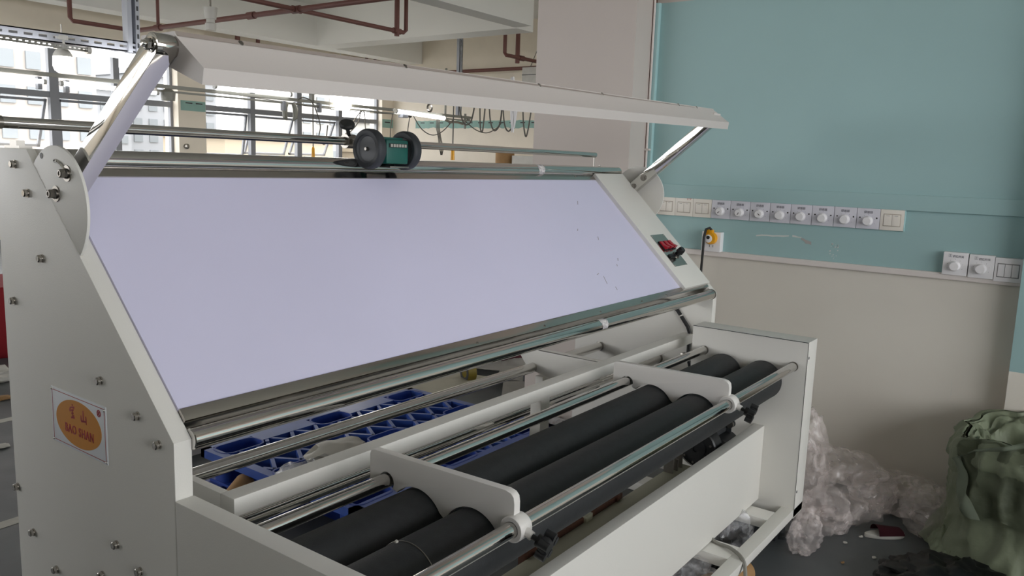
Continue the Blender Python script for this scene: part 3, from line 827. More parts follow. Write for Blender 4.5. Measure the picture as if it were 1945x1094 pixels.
PW = 0.0820; Y0 = 0.485; ZU = .3665; GU = 'upper row of switch plates on the teal wall'
ORD = ['first', 'second', 'third', 'fourth', 'fifth', 'sixth', 'seventh', 'eighth']
rocker_plate('rocker_switch_plate', Y0 - PW * .5, ZU, XW, 'cream rocker switch plate half hidden behind the round white disc', GU)
r2 = rocker_plate('rocker_switch_plate', Y0 - PW * 1.5, ZU, XW, 'cream rocker switch plate with red handwriting on its top edge', GU)
g = B()
for pts in ([(-.012, .035), (-.014, .030), (-.018, .0305)], [(-.019, .034), (-.023, .033)], [(-.025, .035), (-.028, .033), (-.026, .029)], [(-.028, .034), (-.033, .034)]):
    g.sweep([(-.0124, *p) for p in pts], .0007, 5)
obj('handwriting', g, RED, r2, 0)
rocker_plate('rocker_switch_plate', Y0 - PW * 2.5, ZU, XW, 'plain cream rocker switch plate just left of the grey dial plates', GU)
for k in range(8):
    if k == 0: lb_ = 'grey dial plate beside the cream rocker plates, first of eight, scratched knob'
    elif k == 7: lb_ = 'grey dial plate last of eight, beside the end cream double rocker'
    else: lb_ = '%s grey dial plate from the left in the row of eight' % ORD[k]
    dial_plate('dial_plate', Y0 - PW * (3.5 + k), ZU, XW, lb_, GU, turn=(.9, .5, -.9)[k] if k < 3 else 0)
rp = rocker_plate('rocker_switch_plate', Y0 - PW * 11.5, ZU, XW, 'cream double rocker switch plate ending the upper row, teal painted edge', GU)
obj('painted_edge', B().box(-.011, -.0435, -.042, 0, -.0405, .0405, .001), TEALL, rp)
GL = 'white plates on the low trunking'
dial_plate('dial_plate', -.680, .2265, XW, 'white dial plate at the outer left of the low group of three', GL, t=.030, material=SWW, big=True)
dial_plate('dial_plate', -.7605, .2245, XW, 'white dial plate in the middle of the low group of three', GL, t=.030, material=SWW, big=True)
rocker_plate('rocker_switch_plate', -.841, .2205, XW, 'white triple rocker switch plate beside the teal pilaster', GL, n=3, t=.030, material=SWW, dots=False)

ol = thing('wall_outlet', (XW, .222, .229), 'white surface mounted wall outlet with two slots below a yellow plug', 'outlet', None, True)
obj('box_body', B().box(-.034, -.041, -.041, 0, .041, .041, .002), SWW, ol)
for s in (-1, 1): obj('slot', B().box(-.0345, -.0035 + .0075 * s, -.022, -.0338, -.0015 + .0075 * s, -.0125), CORDB, ol, 0)
for s in (-1, 1): obj('slot', B().box(-.0345, .008 + .004 * s, .002, -.0338, .010 + .004 * s, .012), CORDB, ol, 0)
pg = thing('power_plug', (XW - .0345, .222, .245), 'round yellow plug with a white ring pushed into the wall outlet', 'plug', None, True)
obj('plug_body', B().lathe([(0, .024), (.004, .026), (.016, .026), (.022, .022), (.022, .0)], (0, -.004, .0), (-1, 0, 0), 32).box(-.02, -.014, .015, -.002, .016, .036, .005), YEL, pg)
obj('white_ring', B().lathe([(0, .0165), (.002, .016), (.003, .013), (.003, 0)], (-.022, .003, -.002), (-1, 0, 0), 28), SWW, pg)
obj('centre_hole', B().lathe([(0, .0075), (.0015, .007), (.0015, 0)], (-.025, .003, .003), (-1, 0, 0), 20), CORDB, pg)
cd = B().sweep([(XW - .045, .214, .275), (XW - .055, .222, .288), (XW - .062, .235, .282), (XW - .065, .241, .25), (XW - .06, .243, .2), (XW - .055, .247, .12), (XW - .05, .25, .04), (XW - .06, .26, -.05), (XW - .2, .3, -.3)], .0052, 10)
tag(obj('power_cable', cd, CORDB), 'black cord hanging from the yellow plug down behind the machine', 'cord')

# ================================================================== FAR ROOM
# red oxide sprinkler pipes
def pipe(path, r, label, fit=()):
    o = obj('sprinkler_pipe', B().sweep(path, r, 14), PIPE)
    tag(o, label, 'pipe', 'sprinkler pipes under the ceiling')
    for p, d in fit:
        obj('pipe_fitting', B().lathe([(-.06, r * 1.05), (-.06, r * 1.4), (.06, r * 1.4), (.06, r * 1.05)], p, d, 14), PIPE, o)
    return o


pipe([(5.26, 9.58, 2.1), (5.26, 4.6, 2.1)], .03, 'long red pipe running away from the camera towards the windows', [((5.26, 6.25, 2.1), (0, 1, 0)), ((5.26, 9.0, 2.1), (0, 1, 0)), ((5.26, 7.05, 2.1), (0, 1, 0))])
pipe([(5.26, 9.0, 2.1), (5.26, 9.0, 2.95)], .02, 'thin red drop pipe standing on the long pipe at left')
pipe([(4.42, 9.55, 2.36), (4.42, 9.55, 2.14), (4.45, 9.55, 2.1), (5.24, 9.55, 2.1)], .028, 'short red elbow pipe in front of the window lintel')
pipe([(4.2, 6.25, 2.1), (6.92, 6.25, 2.1), (6.96, 6.25, 2.13), (6.96, 6.25, 2.95)], .026, 'red branch pipe crossing the long pipe and turning up at its end', [((5.26, 6.25, 2.1), (1, 0, 0)), ((6.8, 6.25, 2.1), (1, 0, 0))])
pipe([(6.80, 6.25, 2.04), (6.80, 6.25, 2.95)], .032, 'thick red vertical pipe dropping through the branch pipe end')
pipe([(9.08, 6.29, 2.95), (9.08, 6.29, 2.13), (9.12, 6.29, 2.1), (10.8, 6.29, 2.1)], .028, 'red elbow pipe ending behind the column', [((9.5, 6.29, 2.1), (1, 0, 0))])
pipe([(9.44, 6.32, 2.02), (9.44, 6.32, 2.95)], .034, 'short thick red pipe beside the elbow pipe near the column')
pipe([(10.55, 9.0, 2.1), (10.55, 5.0, 2.1)], .03, 'red pipe low on the far wall beside the column')
for x, r, l in ((7.28, .04, 'wider red pipe stub just above the left half of the hood'), (7.66, .032, 'narrower red pipe stub just above the left half of the hood'),
                (10.03, .03, 'first tiny red pipe stub above the middle of the hood'), (10.24, .03, 'second tiny red pipe stub above the middle of the hood')):
    tag(obj('pipe_stub', B().tube((x, 10.2, 1.95), (x, 10.2, CZ), r, 12), PIPE), l, 'pipe stub')


def bulb(x, y, zb, r, label):
    """LED workshop bulb: white glowing dome under a grey cap; zb is its lowest point"""
    t = thing('hanging_bulb', (x, y, zb), label, 'lamp', None, True)
    obj('globe', B().lathe([(0, 0), (.004, r * .5), (.02, r * .85), (.05, r), (r * 1.75, r * .97)], (0, 0, 0), (0, 0, 1), 32), GLOW, t)
    obj('cap', B().lathe([(r * 1.75, r * .98), (r * 2.0, r * .93), (r * 2.4, r * .7), (r * 2.75, r * .34), (r * 2.8, r * .3)], (0, 0, 0), (0, 0, 1), 32), LAMPW, t)
    obj('socket', B().lathe([(r * 2.8, 0), (r * 2.8, r * .4), (r * 3.5, r * .4), (r * 3.5, r * .62), (r * 4.0, r * .62), (r * 4.1, r * .2), (r * 4.1, 0)], (0, 0, 0), (0, 0, 1), 20), LAMPW, t)
    obj('hanger', B().tube((0, 0, r * 4.1), (0, 0, r * 5.2), .006, 8), BRUSH, t)
    return t


bulb(2.285, 5.2, 1.07, .067, 'glowing dome bulb under the slotted tray at the left windows')
bulb(7.0, 7.5, 1.165, .145, 'glowing dome bulb half hidden by the hood edge')
pl_ = thing('pendant_socket', (4.7, 7.0, 1.97), 'white pendant lamp socket hanging on a thin rod above the hood', 'lamp', None, True)
obj('rod', B().tube((0, 0, .12), (0, 0, .97), .012, 8), BRUSH, pl_)
obj('socket', B().lathe([(-.12, 0), (-.12, .055), (-.05, .06), (-.04, .045), (0, .045), (.0, .06), (.12, .075), (.12, 0)], (0, 0, 0), (0, 0, 1), 20), LAMPW, pl_)


def slotted_rail(name, p0, p1, w, h, label, group=None, slot=.06, material=SLOTM, cat='rail'):
    """perforated light rail: two flanges and a web with slots left open"""
    p0, p1 = Vector(p0), Vector(p1); L = (p1 - p0).length; ax = (p1 - p0).normalized()
    b = B(); b.box(0, -w / 2, 0, L, w / 2, h * .12).box(0, -w / 2, h * .88, L, w / 2, h)
    b.box(0, -w / 2, 0, L, -w / 2 + .004, h * .38).box(0, -w / 2, h * .62, L, -w / 2 + .004, h)
    k = int(L / (slot * 1.6))
    for i in range(k):
        a = i * L / k; b.box(a, -w / 2, h * .38, a + L / k * .4, -w / 2 + .004, h * .62)
    rot = Vector((1, 0, 0)).rotation_difference(ax).to_matrix().to_4x4()
    b.xf(Matrix.Translation(p0) @ rot)
    return tag(obj(name, b, material, None, 0), label, cat, group)


slotted_rail('slotted_rail', (.9, 5.2, 1.27), (2.86, 5.2, 1.285), .05, .075, 'slotted white light rail hanging across the top of the left windows', slot=.06)
up = B().box(2.765, 5.16, 1.28, 2.80, 5.24, CZ, .002).box(2.83, 5.16, 1.28, 2.862, 5.24, CZ, .002).box(2.8, 5.225, 1.28, 2.83, 5.235, CZ)
po = tag(obj('hanging_post', up, SLOTM, None, 0), 'vertical slotted steel post hanging from the ceiling above the hood pivot', 'post')
for i in range(22):
    obj('slot', B().box(2.838, 5.157, 1.32 + i * .07, 2.852, 5.161, 1.355 + i * .07), DARK, po, 0)
slotted_rail('slotted_rail', (9.53, 7.5, 1.26), (9.53, 7.5, CZ), .06, .08, 'vertical slotted white post seen beyond the hood centre', slot=.1)
slotted_rail('slotted_rail', (2.62, 5.3, 1.255), (.6, 3.4, 1.05), .03, .03, 'thin slotted rail slanting away to the left below the bulb', slot=.05, material=RAILM)
rb2 = B().box(1.8, 7.47, 1.225, 9.8, 7.53, 1.262).box(4.2, 7.46, 1.18, 9.8, 7.49, 1.2).box(4.2, 7.47, 1.2, 4.25, 7.5, 1.225).box(9.7, 7.47, 1.2, 9.75, 7.5, 1.225)
tag(obj('light_rail', rb2, RAILM, None, 0), 'long grey double light rail crossing in front of all the windows', 'rail')
GT = 'white tube lights on the rails'


def tube_light(p0, p1, r, label):
    p0, p1 = Vector(p0), Vector(p1); d = (p1 - p0).normalized()
    o = obj('tube_light', B().tube(p0, p1, r, 12), TUBE)
    tag(o, label, 'lamp', GT)
    obj('end_cap', B().tube(p0 - d * .03, p0, r * 1.1, 12), LAMPW, o)
    obj('end_cap', B().tube(p1, p1 + d * .03, r * 1.1, 12), LAMPW, o)


tube_light((1.5, 5.1, 1.24), (2.17, 5.1, 1.245), .016, 'white tube light left of the dome bulb at the slotted rail')
tube_light((2.44, 5.1, 1.245), (2.92, 5.1, 1.235), .024, 'white tube light running from the dome bulb to the hood pivot')
tube_light((2.1, 7.45, 1.165), (3.13, 7.45, 1.165), .022, 'white tube light under the lower rail at the picture edge')
tube_light((3.32, 7.45, 1.165), (4.3, 7.45, 1.165), .024, 'white tube light under the lower rail behind the chrome arm')
tube_light((5.05, 7.45, 1.3), (6.1, 7.45, 1.3), .026, 'white tube light directly under the hood near the beige pier')
tube_light((8.0, 7.42, 1.225), (9.05, 7.42, 1.19), .03, 'white tube light to the right of the second dome bulb')
for k, (x, z) in enumerate(((3.1, 1.15), (3.36, 1.14), (6.02, 1.15), (6.6, 1.17))):
    tag(obj('rail_clip', B().box(x - .02, 7.44, z - .06, x + .02, 7.5, z + .06, .004), WINF, None), ('clip under the lower rail left of the first mullion', 'clip under the lower rail right of the first mullion', 'clip under the rail left of the second bulb', 'clip beside the second bulb')[k], 'clip')
so = thing('socket_box', (8.18, 7.46, 1.2), 'small grey plug socket at the left end of the right tube light', 'socket', None, True)
obj('box_body', B().box(-.06, -.05, -.06, .06, .05, .05, .01), SLOTM, so)
obj('plug', B().tube((.06, 0, -.01), (.16, 0, -.02), .03, 10), BRUSH, so)
so = thing('socket_box', (4.45, 7.46, 1.16), 'small grey plug socket under the rail at the beige pier', 'socket', None, True)
obj('box_body', B().lathe([(-.07, 0), (-.07, .07), (.02, .08), (.06, .03), (.06, 0)], (0, 0, 0), (0, 0, 1), 14), RAILM, so)
obj('plug', B().box(-.3, -.03, .01, -.14, .03, .07, .01), BRUSH, so)


def hang(points, r, material=CORD):
    """smooth a coarse path (Catmull-Rom)"""
    P_ = [Vector(p) for p in points]; out = []
    for i in range(len(P_) - 1):
        a = P_[max(i - 1, 0)]; b_ = P_[i]; c = P_[i + 1]; d = P_[min(i + 2, len(P_) - 1)]
        for k in range(8):
            t = k / 8
            out.append(.5 * ((2 * b_) + (c - a) * t + (2 * a - 5 * b_ + 4 * c - d) * t * t + (3 * b_ - a - 3 * c + d) * t ** 3))
    out.append(P_[-1])
    return B().sweep(out, r, 6)


X6 = 6.5
tag(obj('cable_rail', B().box(X6 - .02, 3.85, 1.335, X6 + .02, 7.53, 1.365).box(X6 - .02, 7.47, 1.25, X6 + .02, 7.53, 1.36), RAILM, None, 0), 'rail behind the hood that the cord loops hang from', 'rail')
loops = [([(5.03, 1.34), (4.98, 1.2), (4.9, .98), (4.83, .94), (4.77, 1.0), (4.72, 1.2), (4.68, 1.34)], 'first hanging cord loop right of the yellow pull handle'),
         ([(4.68, 1.34), (4.66, 1.2), (4.645, .93), (4.62, .86), (4.60, .93), (4.575, 1.2), (4.55, 1.34)], 'second hanging cord loop, narrow and deep'),
         ([(4.55, 1.34), (4.53, 1.2), (4.50, .97), (4.44, .875), (4.37, .95), (4.345, 1.15), (4.34, 1.34)], 'third hanging cord loop, wide and round'),
         ([(4.335, 1.34), (4.33, 1.1), (4.30, .93), (4.25, .87), (4.2, .91), (4.165, .95)], 'fourth hanging cord loop ending at the white plastic tangle'),
         ([(4.1, 1.34), (4.07, 1.15), (4.05, .95), (4.015, .815), (3.985, .9), (3.95, 1.12), (3.925, 1.2), (3.9, 1.15), (3.89, .8), (3.88, .5)], 'last hanging cord loop next to the column')]
for pts, l in loops:
    tag(obj('hanging_cable', hang([(X6, *p) for p in pts], .0085), CORD), l, 'cord', 'cord loops hanging beside the column')
tg = B()
rnd = random.Random(11)
for i in range(9):
    yy = 4.19 - .1 * rnd.random(); z0 = 1.02 + .3 * rnd.random()
    tg.sweep([(X6 - .02, yy + .03 * rnd.random(), z0 + .12), (X6 - .02 - .03 * rnd.random(), yy, z0), (X6 - .02, yy + .05 * (rnd.random() - .3), z0 - .17)], [.012, .02, .006], 6)
tag(obj('plastic_tangle', tg, SWW), 'tangled white plastic strips hanging among the cord loops', 'plastic')


def pull(x, y, zt_, zb, label):
    t = thing('pull_cord', (x, y, zb), label, 'pull cord', 'pull cords with yellow handles', True)
    obj('cord', B().tube((0, 0, .16), (0, 0, zt_ - zb), .008, 6), CORD, t)
    obj('handle', B().lathe([(0, 0), (0, .024), (.13, .02), (.16, .008), (.16, 0)], (0, 0, 0), (0, 0, 1), 12), YEL, t)


pull(6.5, 5.04, 1.4, .54, 'pull cord with yellow handle in front of the far beige wall')
pull(6.5, 7.475, 1.26, .50, 'pull cord with yellow handle in front of the far window')
wire = hang([(5.5, 7.475, 1.225), (6.5, 7.46, 1.175), (7.5, 7.46, 1.17), (8.25, 7.475, 1.19)], .005)
tag(obj('hanging_cable', wire, CORD), 'thin wire strung below the rail in front of the windows', 'cord')
for pts, l in (([(6.25, 1.24), (6.35, 1.28), (6.5, 1.22), (6.62, .95), (6.6, .78), (6.7, .7), (6.75, .95)], 'looped cord hanging left of the second dome bulb'),
               ([(7.35, 1.2), (7.28, 1.0), (7.05, .82), (7.38, 1.19), (7.45, .9), (7.6, .68), (7.75, .7)], 'looped cord hanging just right of the second dome bulb'),
               ([(7.98, 1.2), (7.94, 1.0), (7.93, .8)], 'short straight cord hanging behind the counter knob'),
               ([(8.35, 1.21), (8.3, 1.0), (8.28, .75), (8.15, .7)], 'cord hanging behind the left counter wheel'),
               ([(8.4, 1.2), (8.6, 1.0), (8.85, .92), (9.1, 1.0), (9.35, 1.2)], 'slack cord sagging before the green patch of the corner'),
               ([(9.6, 1.2), (9.9, 1.06), (10.2, 1.02), (10.45, 1.1), (10.6, 1.2)], 'slack cord sagging below the right tube light')):
    tag(obj('hanging_cable', hang([(p[0], 7.475, p[1]) for p in pts], .008), CORD), l, 'cord')
hk = thing('hook_bundle', (6.13, 7.475, 1.03), 'two grey cord hooks hung from the wire left of the second bulb', 'hook', None, True)
for s in (-1, 1): obj('hook', B().sweep([(.05 * s, 0, .17), (.085 * s, 0, .1), (.08 * s, 0, -.02), (.05 * s, 0, -.05)], [.025, .035, .03, .012], 8), RAILM, hk)
bc = B()
for i in range(4): bc.sweep([(8.95 + .02 * i, 7.475, 1.2), (8.93 + .025 * i, 7.475, 1.05), (8.98 + .02 * i, 7.475, .9), (9.02 + .03 * i, 7.475, .72), (9.05 + .01 * i, 7.475, .62)], .007, 6)
tag(obj('cord_bundle', bc, CORD), 'thick bundle of cords hanging behind the right counter wheel', 'cord')
fr_ = B().tube((9.66, 7.5, 1.06), (9.66, 7.5, 1.3), .02, 8)
tag(obj('rail_hanger', fr_, RAILM), 'thin hanger at the right end of the long light rail', 'hanger')
tag(obj('chain', B().sweep([(9.05, 7.45, 1.19), (9.15, 7.45, 1.16), (9.25, 7.45, 1.14), (9.4, 7.45, 1.15), (9.55, 7.45, 1.13)], .018, 6), BRUSH), 'knotted brass coloured cable at the right end of the tube light', 'cable')
tag(obj('wall_ring', B().lathe([(0, .05), (.02, .07), (.04, .05), (.02, .035), (0, .05)], (8.8, 7.52, 1.33), (0, -1, 0), 20), BRUSH), 'small round reel above the right tube light', 'reel')
tag(obj('cloth_roll', B().lathe([(0, 0), (0, .16), (1.4, .16), (1.4, .05), (1.35, .05), (1.35, 0)], (10.4, 7.22, F), (0, 0, 1), 28), KRAFT), 'brown cardboard roll standing against the far wall', 'roll')
tag(obj('white_box', B().box(10.3, 6.5, F, 10.7, 7.0, .655, .01), PAPER), 'white carton standing beside the brown roll at the far wall', 'box')
ab = thing('paper_tag', (9.9, 6.3, 1.86), 'white paper card hanging on a string near the column', 'card', None, True)
obj('card', B().box(-.01, -.25, -.28, .01, .25, .16, .004), PAPER, ab)
obj('dotted_line', B().box(-.013, -.25, .04, -.0105, .25, .05), DARK, ab, 0)
obj('string', B().tube((0, .1, .16), (.18, -.2, 1.09), .006, 6), CORD, ab)
tag(obj('hanging_cable', B().tube((9.0, 5.64, 1.8), (9.0, 5.64, CZ), .012, 8), YEL), 'yellow cable hanging along the column edge at the top', 'cable')
tag(obj('drop_rod', B().tube((9.17, 7.5, 1.25), (9.17, 7.5, 1.97), .016, 8), RAILM), 'thin rod hanging left of the slotted post beyond the hood', 'rod')

# ================================================================== OUTSIDE
gr = struct('exterior_ground', B().box(-220, -240, -14.5, 240, 280, -14), mat('city_ground', '#8d8c88', .9))


def building(x, y, w, d, z1, label, cols, rows, m_, ww=.55):
    o = obj('building', B().box(x, y, -14, x + w, y + d, z1).box(x - .3, y - .3, z1 - .5, x + w + .3, y + d, z1), m_, None, 0)
    tag(o, label, 'building', 'buildings outside the windows')
    me = None
    pw, ph = w / cols, (z1 + 5) / rows
    for i in range(cols):
        for j in range(rows):
            wx = x + pw * (i + .5 - ww / 2); wz = z1 - 1.2 - ph * (j + .75)
            if me is None:
                me = B().box(0, -.12, 0, pw * ww, .1, ph * .5).mesh('window', 0); me.materials.append(BWIN)
            q = bpy.data.objects.new('window', me); COL.objects.link(q); q.parent = o; q.location = (wx, y, wz)
    return o


building(10, 42, 11, 9, 13.5, 'large pale pink block close outside the leftmost window', 9, 11, BLDG[3])
building(26, 70, 12, 9, 6.2, 'grey stepped tower block far away above the lower transom', 8, 8, BLDG[2])
building(39, 72, 9, 9, 8.0, 'taller grey tower block right of the stepped one', 6, 9, BLDG[2])
building(34, 50, 10, 8, 2.2, 'cream building with wide windows left of the beige pier', 6, 4, BLDG[0])
building(45.5, 56, 4.5, 8, 13.5, 'slim white tiled tower left of the beige pier', 3, 12, BLDG[1])
building(52, 52, 14, 9, 1.6, 'low cream building right of the beige pier', 6, 2, BLDG[0])
building(62, 68, 16, 9, 5.0, 'white block behind the low cream building', 9, 6, BLDG[1])
building(70, 52, 16, 9, 1.4, 'low cream building with square windows behind the open sash', 8, 2, BLDG[0])
building(88, 64, 18, 9, 4.6, 'pale grey block behind the far right window', 9, 6, BLDG[2])
building(96, 54, 16, 9, 2.0, 'white building with paired windows at the far right window', 7, 2, BLDG[1])

# ================================================================== FLOOR THINGS
def fbm(p, s, o=4):
    v = 0; a = 1
    for k in range(o):
        v += a * noise.noise(Vector(p) * s * (2 ** k)); a *= .5
    return v


def crumple(center, rad, seed, amp=.25, sub=4, sharp=1.5, floor=True, smooth=30):
    b = B(); bmesh.ops.create_icosphere(b.b, subdivisions=sub, radius=1)
    for v in b.b.verts:
        p = v.co.copy(); q = p * 1.0 + Vector((seed * 3.1, seed * 1.7, 0))
        d = 1 + amp * (1 - 2 * abs(fbm(q, sharp, 4))) - amp * .6 + amp * .5 * noise.noise(q * 6)
        v.co = Vector((p.x * rad[0], p.y * rad[1], p.z * rad[2])) * d + Vector(center)
        if floor and v.co.z < F + .003: v.co.z = F + .003 + .002 * noise.noise(p * 9)
    return b


# blue pallet behind the machine
pa = thing('plastic_pallet', (1.5, 1.03, F), 'blue plastic pallet with lattice deck lying on the floor under the machine', 'pallet')
px0, px1, py0, py1, pzt = .95, 2.04, .63, 1.44, -.53
pk = []
for i, x in enumerate((px0 + .11, (px0 + px1) / 2, px1 - .11)):
    for j, y in enumerate((py0 + .07, (py0 + py1) / 2, py1 - .07)):
        pk.append((x, y, .085, .045))
b = B()
fw = .035
for a in ((px0, py0, px1, py0 + fw), (px0, py1 - .02, px1, py1), (px0, py0, px0 + fw, py1), (px1 - fw, py0, px1, py1)):
    b.box(a[0], a[1], pzt - .03, a[2], a[3], pzt)
xs_ = [px0 + .02] + [q for x in (px0 + .11, (px0 + px1) / 2, px1 - .11) for q in (x - .088, x + .088)] + [px1 - .02]
for k in (2, 4): b.box(xs_[k], py1 - .085, pzt - .03, xs_[k + 1], py1 - .02, pzt)
obj('deck_rim', b, BLUE, pa, 0)


def in_pocket(x, y): return any(abs(x - p[0]) < p[2] + .006 and abs(y - p[1]) < p[3] + .006 for p in pk)


b = B()
W_, H_ = px1 - px0, py1 - py0
for sgn in (1, -1):
    k = -12
    while k < 22:
        run = None
        for i in range(121):
            t = i / 120; y = py0 + fw + (H_ - 2 * fw) * t
            x = px0 + .115 * k + sgn * (y - py0) * .62
            ok = px0 + fw < x < px1 - fw and not in_pocket(x, y)
            if ok and run is None: run = (x, y)
            if (not ok or i == 120) and run:
                if ok or i: 
                    e = last if not ok else (x, y)
                    if math.hypot(e[0] - run[0], e[1] - run[1]) > .01:
                        dx, dy = e[0] - run[0], e[1] - run[1]; L = math.hypot(dx, dy); nx, ny = -dy / L * .007, dx / L * .007
                        b.prism([(run[0] + nx, run[1] + ny), (e[0] + nx, e[1] + ny), (e[0] - nx, e[1] - ny), (run[0] - nx, run[1] - ny)], 'z', pzt - .035, pzt - .001)
                run = None
            last = (x, y)
        k += 1
o_ = obj('deck_lattice', b, BLUE, pa, 0)
obj('bottom_deck', B().box(px0, py0, F, px1, py0 + .1, F + .03).box(px0, py1 - .1, F, px1, py1, F + .03).box(px0, (py0 + py1) / 2 - .05, F, px1, (py0 + py1) / 2 + .05, F + .03), BLUED, pa, 0)
obj('inner_ribs', B().box(px0 + .02, py0 + .02, F + .03, px1 - .02, py1 - .02, F + .04), BLUED, pa, 0)


def rrect(hx, hy, r, n=6):
    p = []
    for cx, cy, a0 in ((hx - r, hy - r, 0), (-hx + r, hy - r, 90), (-hx + r, -hy + r, 180), (hx - r, -hy + r, 270)):
        p += [(cx + r * math.cos(math.radians(a0 + 90 * i / n)), cy + r * math.sin(math.radians(a0 + 90 * i / n))) for i in range(n + 1)]
    return p


for x, y, hx, hy in pk:
    b = B(); o1 = rrect(hx + .006, hy + .006, .04); i1 = rrect(hx, hy, .036); i0 = rrect(hx * .93, hy * .9, .03); o0 = rrect(hx * .93 + .006, hy * .9 + .006, .034)
    R4 = []
    for pp, z in ((o0, F + .01), (o1, pzt + .001), (i1, pzt + .001), (i0, F + .03)):
        R4.append([b.b.verts.new((x + p[0], y + p[1], z)) for p in pp])
    n = len(o1)
    for A_, C_ in zip(R4, R4[1:]):
        for i in range(n): b.b.faces.new((A_[i], A_[(i + 1) % n], C_[(i + 1) % n], C_[i]))
    b.b.faces.new(R4[3])
    obj('block_pocket', b, BLUED, pa, 40)

# scraps around the pallet
def sheet(name, x, y, z, sx, sy, rot, curl, m_, label, cat, seed=0):
    def f(u, v):
        return (sx * (u - .5), sy * (v - .5), curl * ((u - .5) ** 2 * 4) + .25 * curl * noise.noise(Vector((u * 3, v * 3, seed))))
    b = B().grid(f, 8, 8)
    bmesh.ops.solidify(b.b, geom=b.b.faces[:], thickness=.003)
    b.xf(Matrix.Translation((x, y, z)) @ Matrix.Rotation(rot, 4, 'Z'))
    return tag(obj(name, b, m_), label, cat, 'scraps on the floor behind the machine')


tag(obj('crumpled_bag', crumple((1.18, .98, -.495), (.12, .07, .04), 3, .3, 3, floor=False), GREYB), 'crumpled grey paper bag lying on the blue pallet', 'bag')
tag(obj('film_scrap', crumple((1.0, .95, -.50), (.09, .06, .03), 6, .35, 3, floor=False), FILM2), 'glossy film scrap on the left corner of the blue pallet', 'film')
tag(obj('cardboard_tube', B().lathe([(0, .035), (.4, .035), (.4, .03), (0, .03), (0, .035)], (.62, .98, F + .036), (.8, .5, .12), 20), KRAFT), 'brown cardboard tube lying left of the blue pallet', 'tube')
tag(obj('dark_carton', B().box(.72, .75, F, 1.0, .93, F + .06, .004), DARK), 'flat dark carton lying before the blue pallet', 'carton')
tag(obj('grey_carton', B().box(.75, 1.75, F, 1.25, 2.1, F + .05, .004), PAPER), 'flat pale carton on the floor left behind the pallet', 'carton')
tag(obj('wood_board', B().box(-.4, -.18, 0, .4, .18, .02, .002).xf(Matrix.Translation((2.4, 1.72, F)) @ Matrix.Rotation(.15, 4, 'Z')), mat('pale_board', '#a9a493', .7, vary=.15, vscale=8)), 'pale board lying behind the right end of the pallet', 'board')
cr = B().lathe([(0, .03), (0, .055), (.05, .055), (.05, .03), (0, .03)], (2.7, 1.66, F + .056), (.9, -.4, 0), 28)
cr_o = tag(obj('tape_roll', cr, mat('tape_yellow', '#8a7a2c', .5)), 'small yellow and black tape roll standing on the floor', 'tape roll')
obj('tape_side', B().lathe([(-.002, .03), (-.002, .053)], (2.7, 1.66, F + .056), (.9, -.4, 0), 28), CORDB, cr_o)
tag(obj('cable_coil', B().lathe([(0, .02), (.01, .04), (.04, .038), (.04, .02), (0, .02)], (2.10, 1.46, F + .042), (.5, -.85, .1), 28), DARKG), 'dark coil standing at the right back corner of the pallet', 'coil')
for i, (x, y, a, sx, sy, lab) in enumerate([(3.0, 1.75, .3, .3, .2, 'white paper sheet on the floor beside the tape roll'), (3.15, 1.6, 1.0, .26, .2, 'tilted paper sheet in front of the maroon cloth'), (2.9, 1.45, .5, .3, .22, 'paper sheet under the paler sheets near the tape roll'),
                                               (2.35, 1.05, .2, .3, .22, 'pale cardboard sheet right of the pallet'), (2.45, .9, .9, .18, .14, 'torn paper scrap right of the pallet'), (2.2, .95, 1.7, .2, .12, 'small crumpled paper by the pallet corner'), (2.6, 1.2, .6, .34, .2, 'large grey cardboard sheet near the gear cover')]):
    sheet('paper_sheet', x, y, F + .012 + .004 * i, sx, sy, a, .03, PAPER, lab, 'paper', i)
tag(obj('dark_box', B().box(2.75, 1.05, F, 3.2, 1.3, F + .12, .004), DARK), 'dark grey box on the floor behind the gear cover', 'box')
tag(obj('maroon_cloth', crumple((3.35, 1.85, F + .12), (.3, .22, .17), 9, .25, 3), MAROON), 'heap of maroon cloth on the floor far under the machine', 'cloth')
tag(obj('wire_scrap', crumple((2.28, .8, F + .04), (.09, .07, .04), 14, .4, 3), FILM2), 'bunch of shiny film strips right of the pallet', 'film')
# left picture edge
tag(obj('red_cloth', B().lathe([(0, 0), (0, .3), (.04, .33), (.36, .33), (.41, .29), (.42, 0)], (1.38, 4.2, F), (0, 0, 1), 36), REDC), 'upright red cloth bale behind the left side panel', 'bale')
tag(obj('white_scrap', crumple((1.02, 3.45, F + .03), (.12, .08, .05), 22, .4, 3), PAPER), 'white scrap on the floor in front of the red bale', 'scrap')
tag(obj('orange_scrap', crumple((.93, 3.08, F + .008), (.05, .03, .012), 23, .4, 2), KRAFT), 'small orange leaf shaped scrap near the floor line', 'scrap')
tag(obj('beige_scrap', crumple((.66, 2.4, F + .006), (.035, .03, .01), 24, .4, 2), PAPER), 'small beige scrap between the two floor lines', 'scrap')

# ---- green woven sack leaning in the corner
SC = Vector((2.30, -1.05, 0))


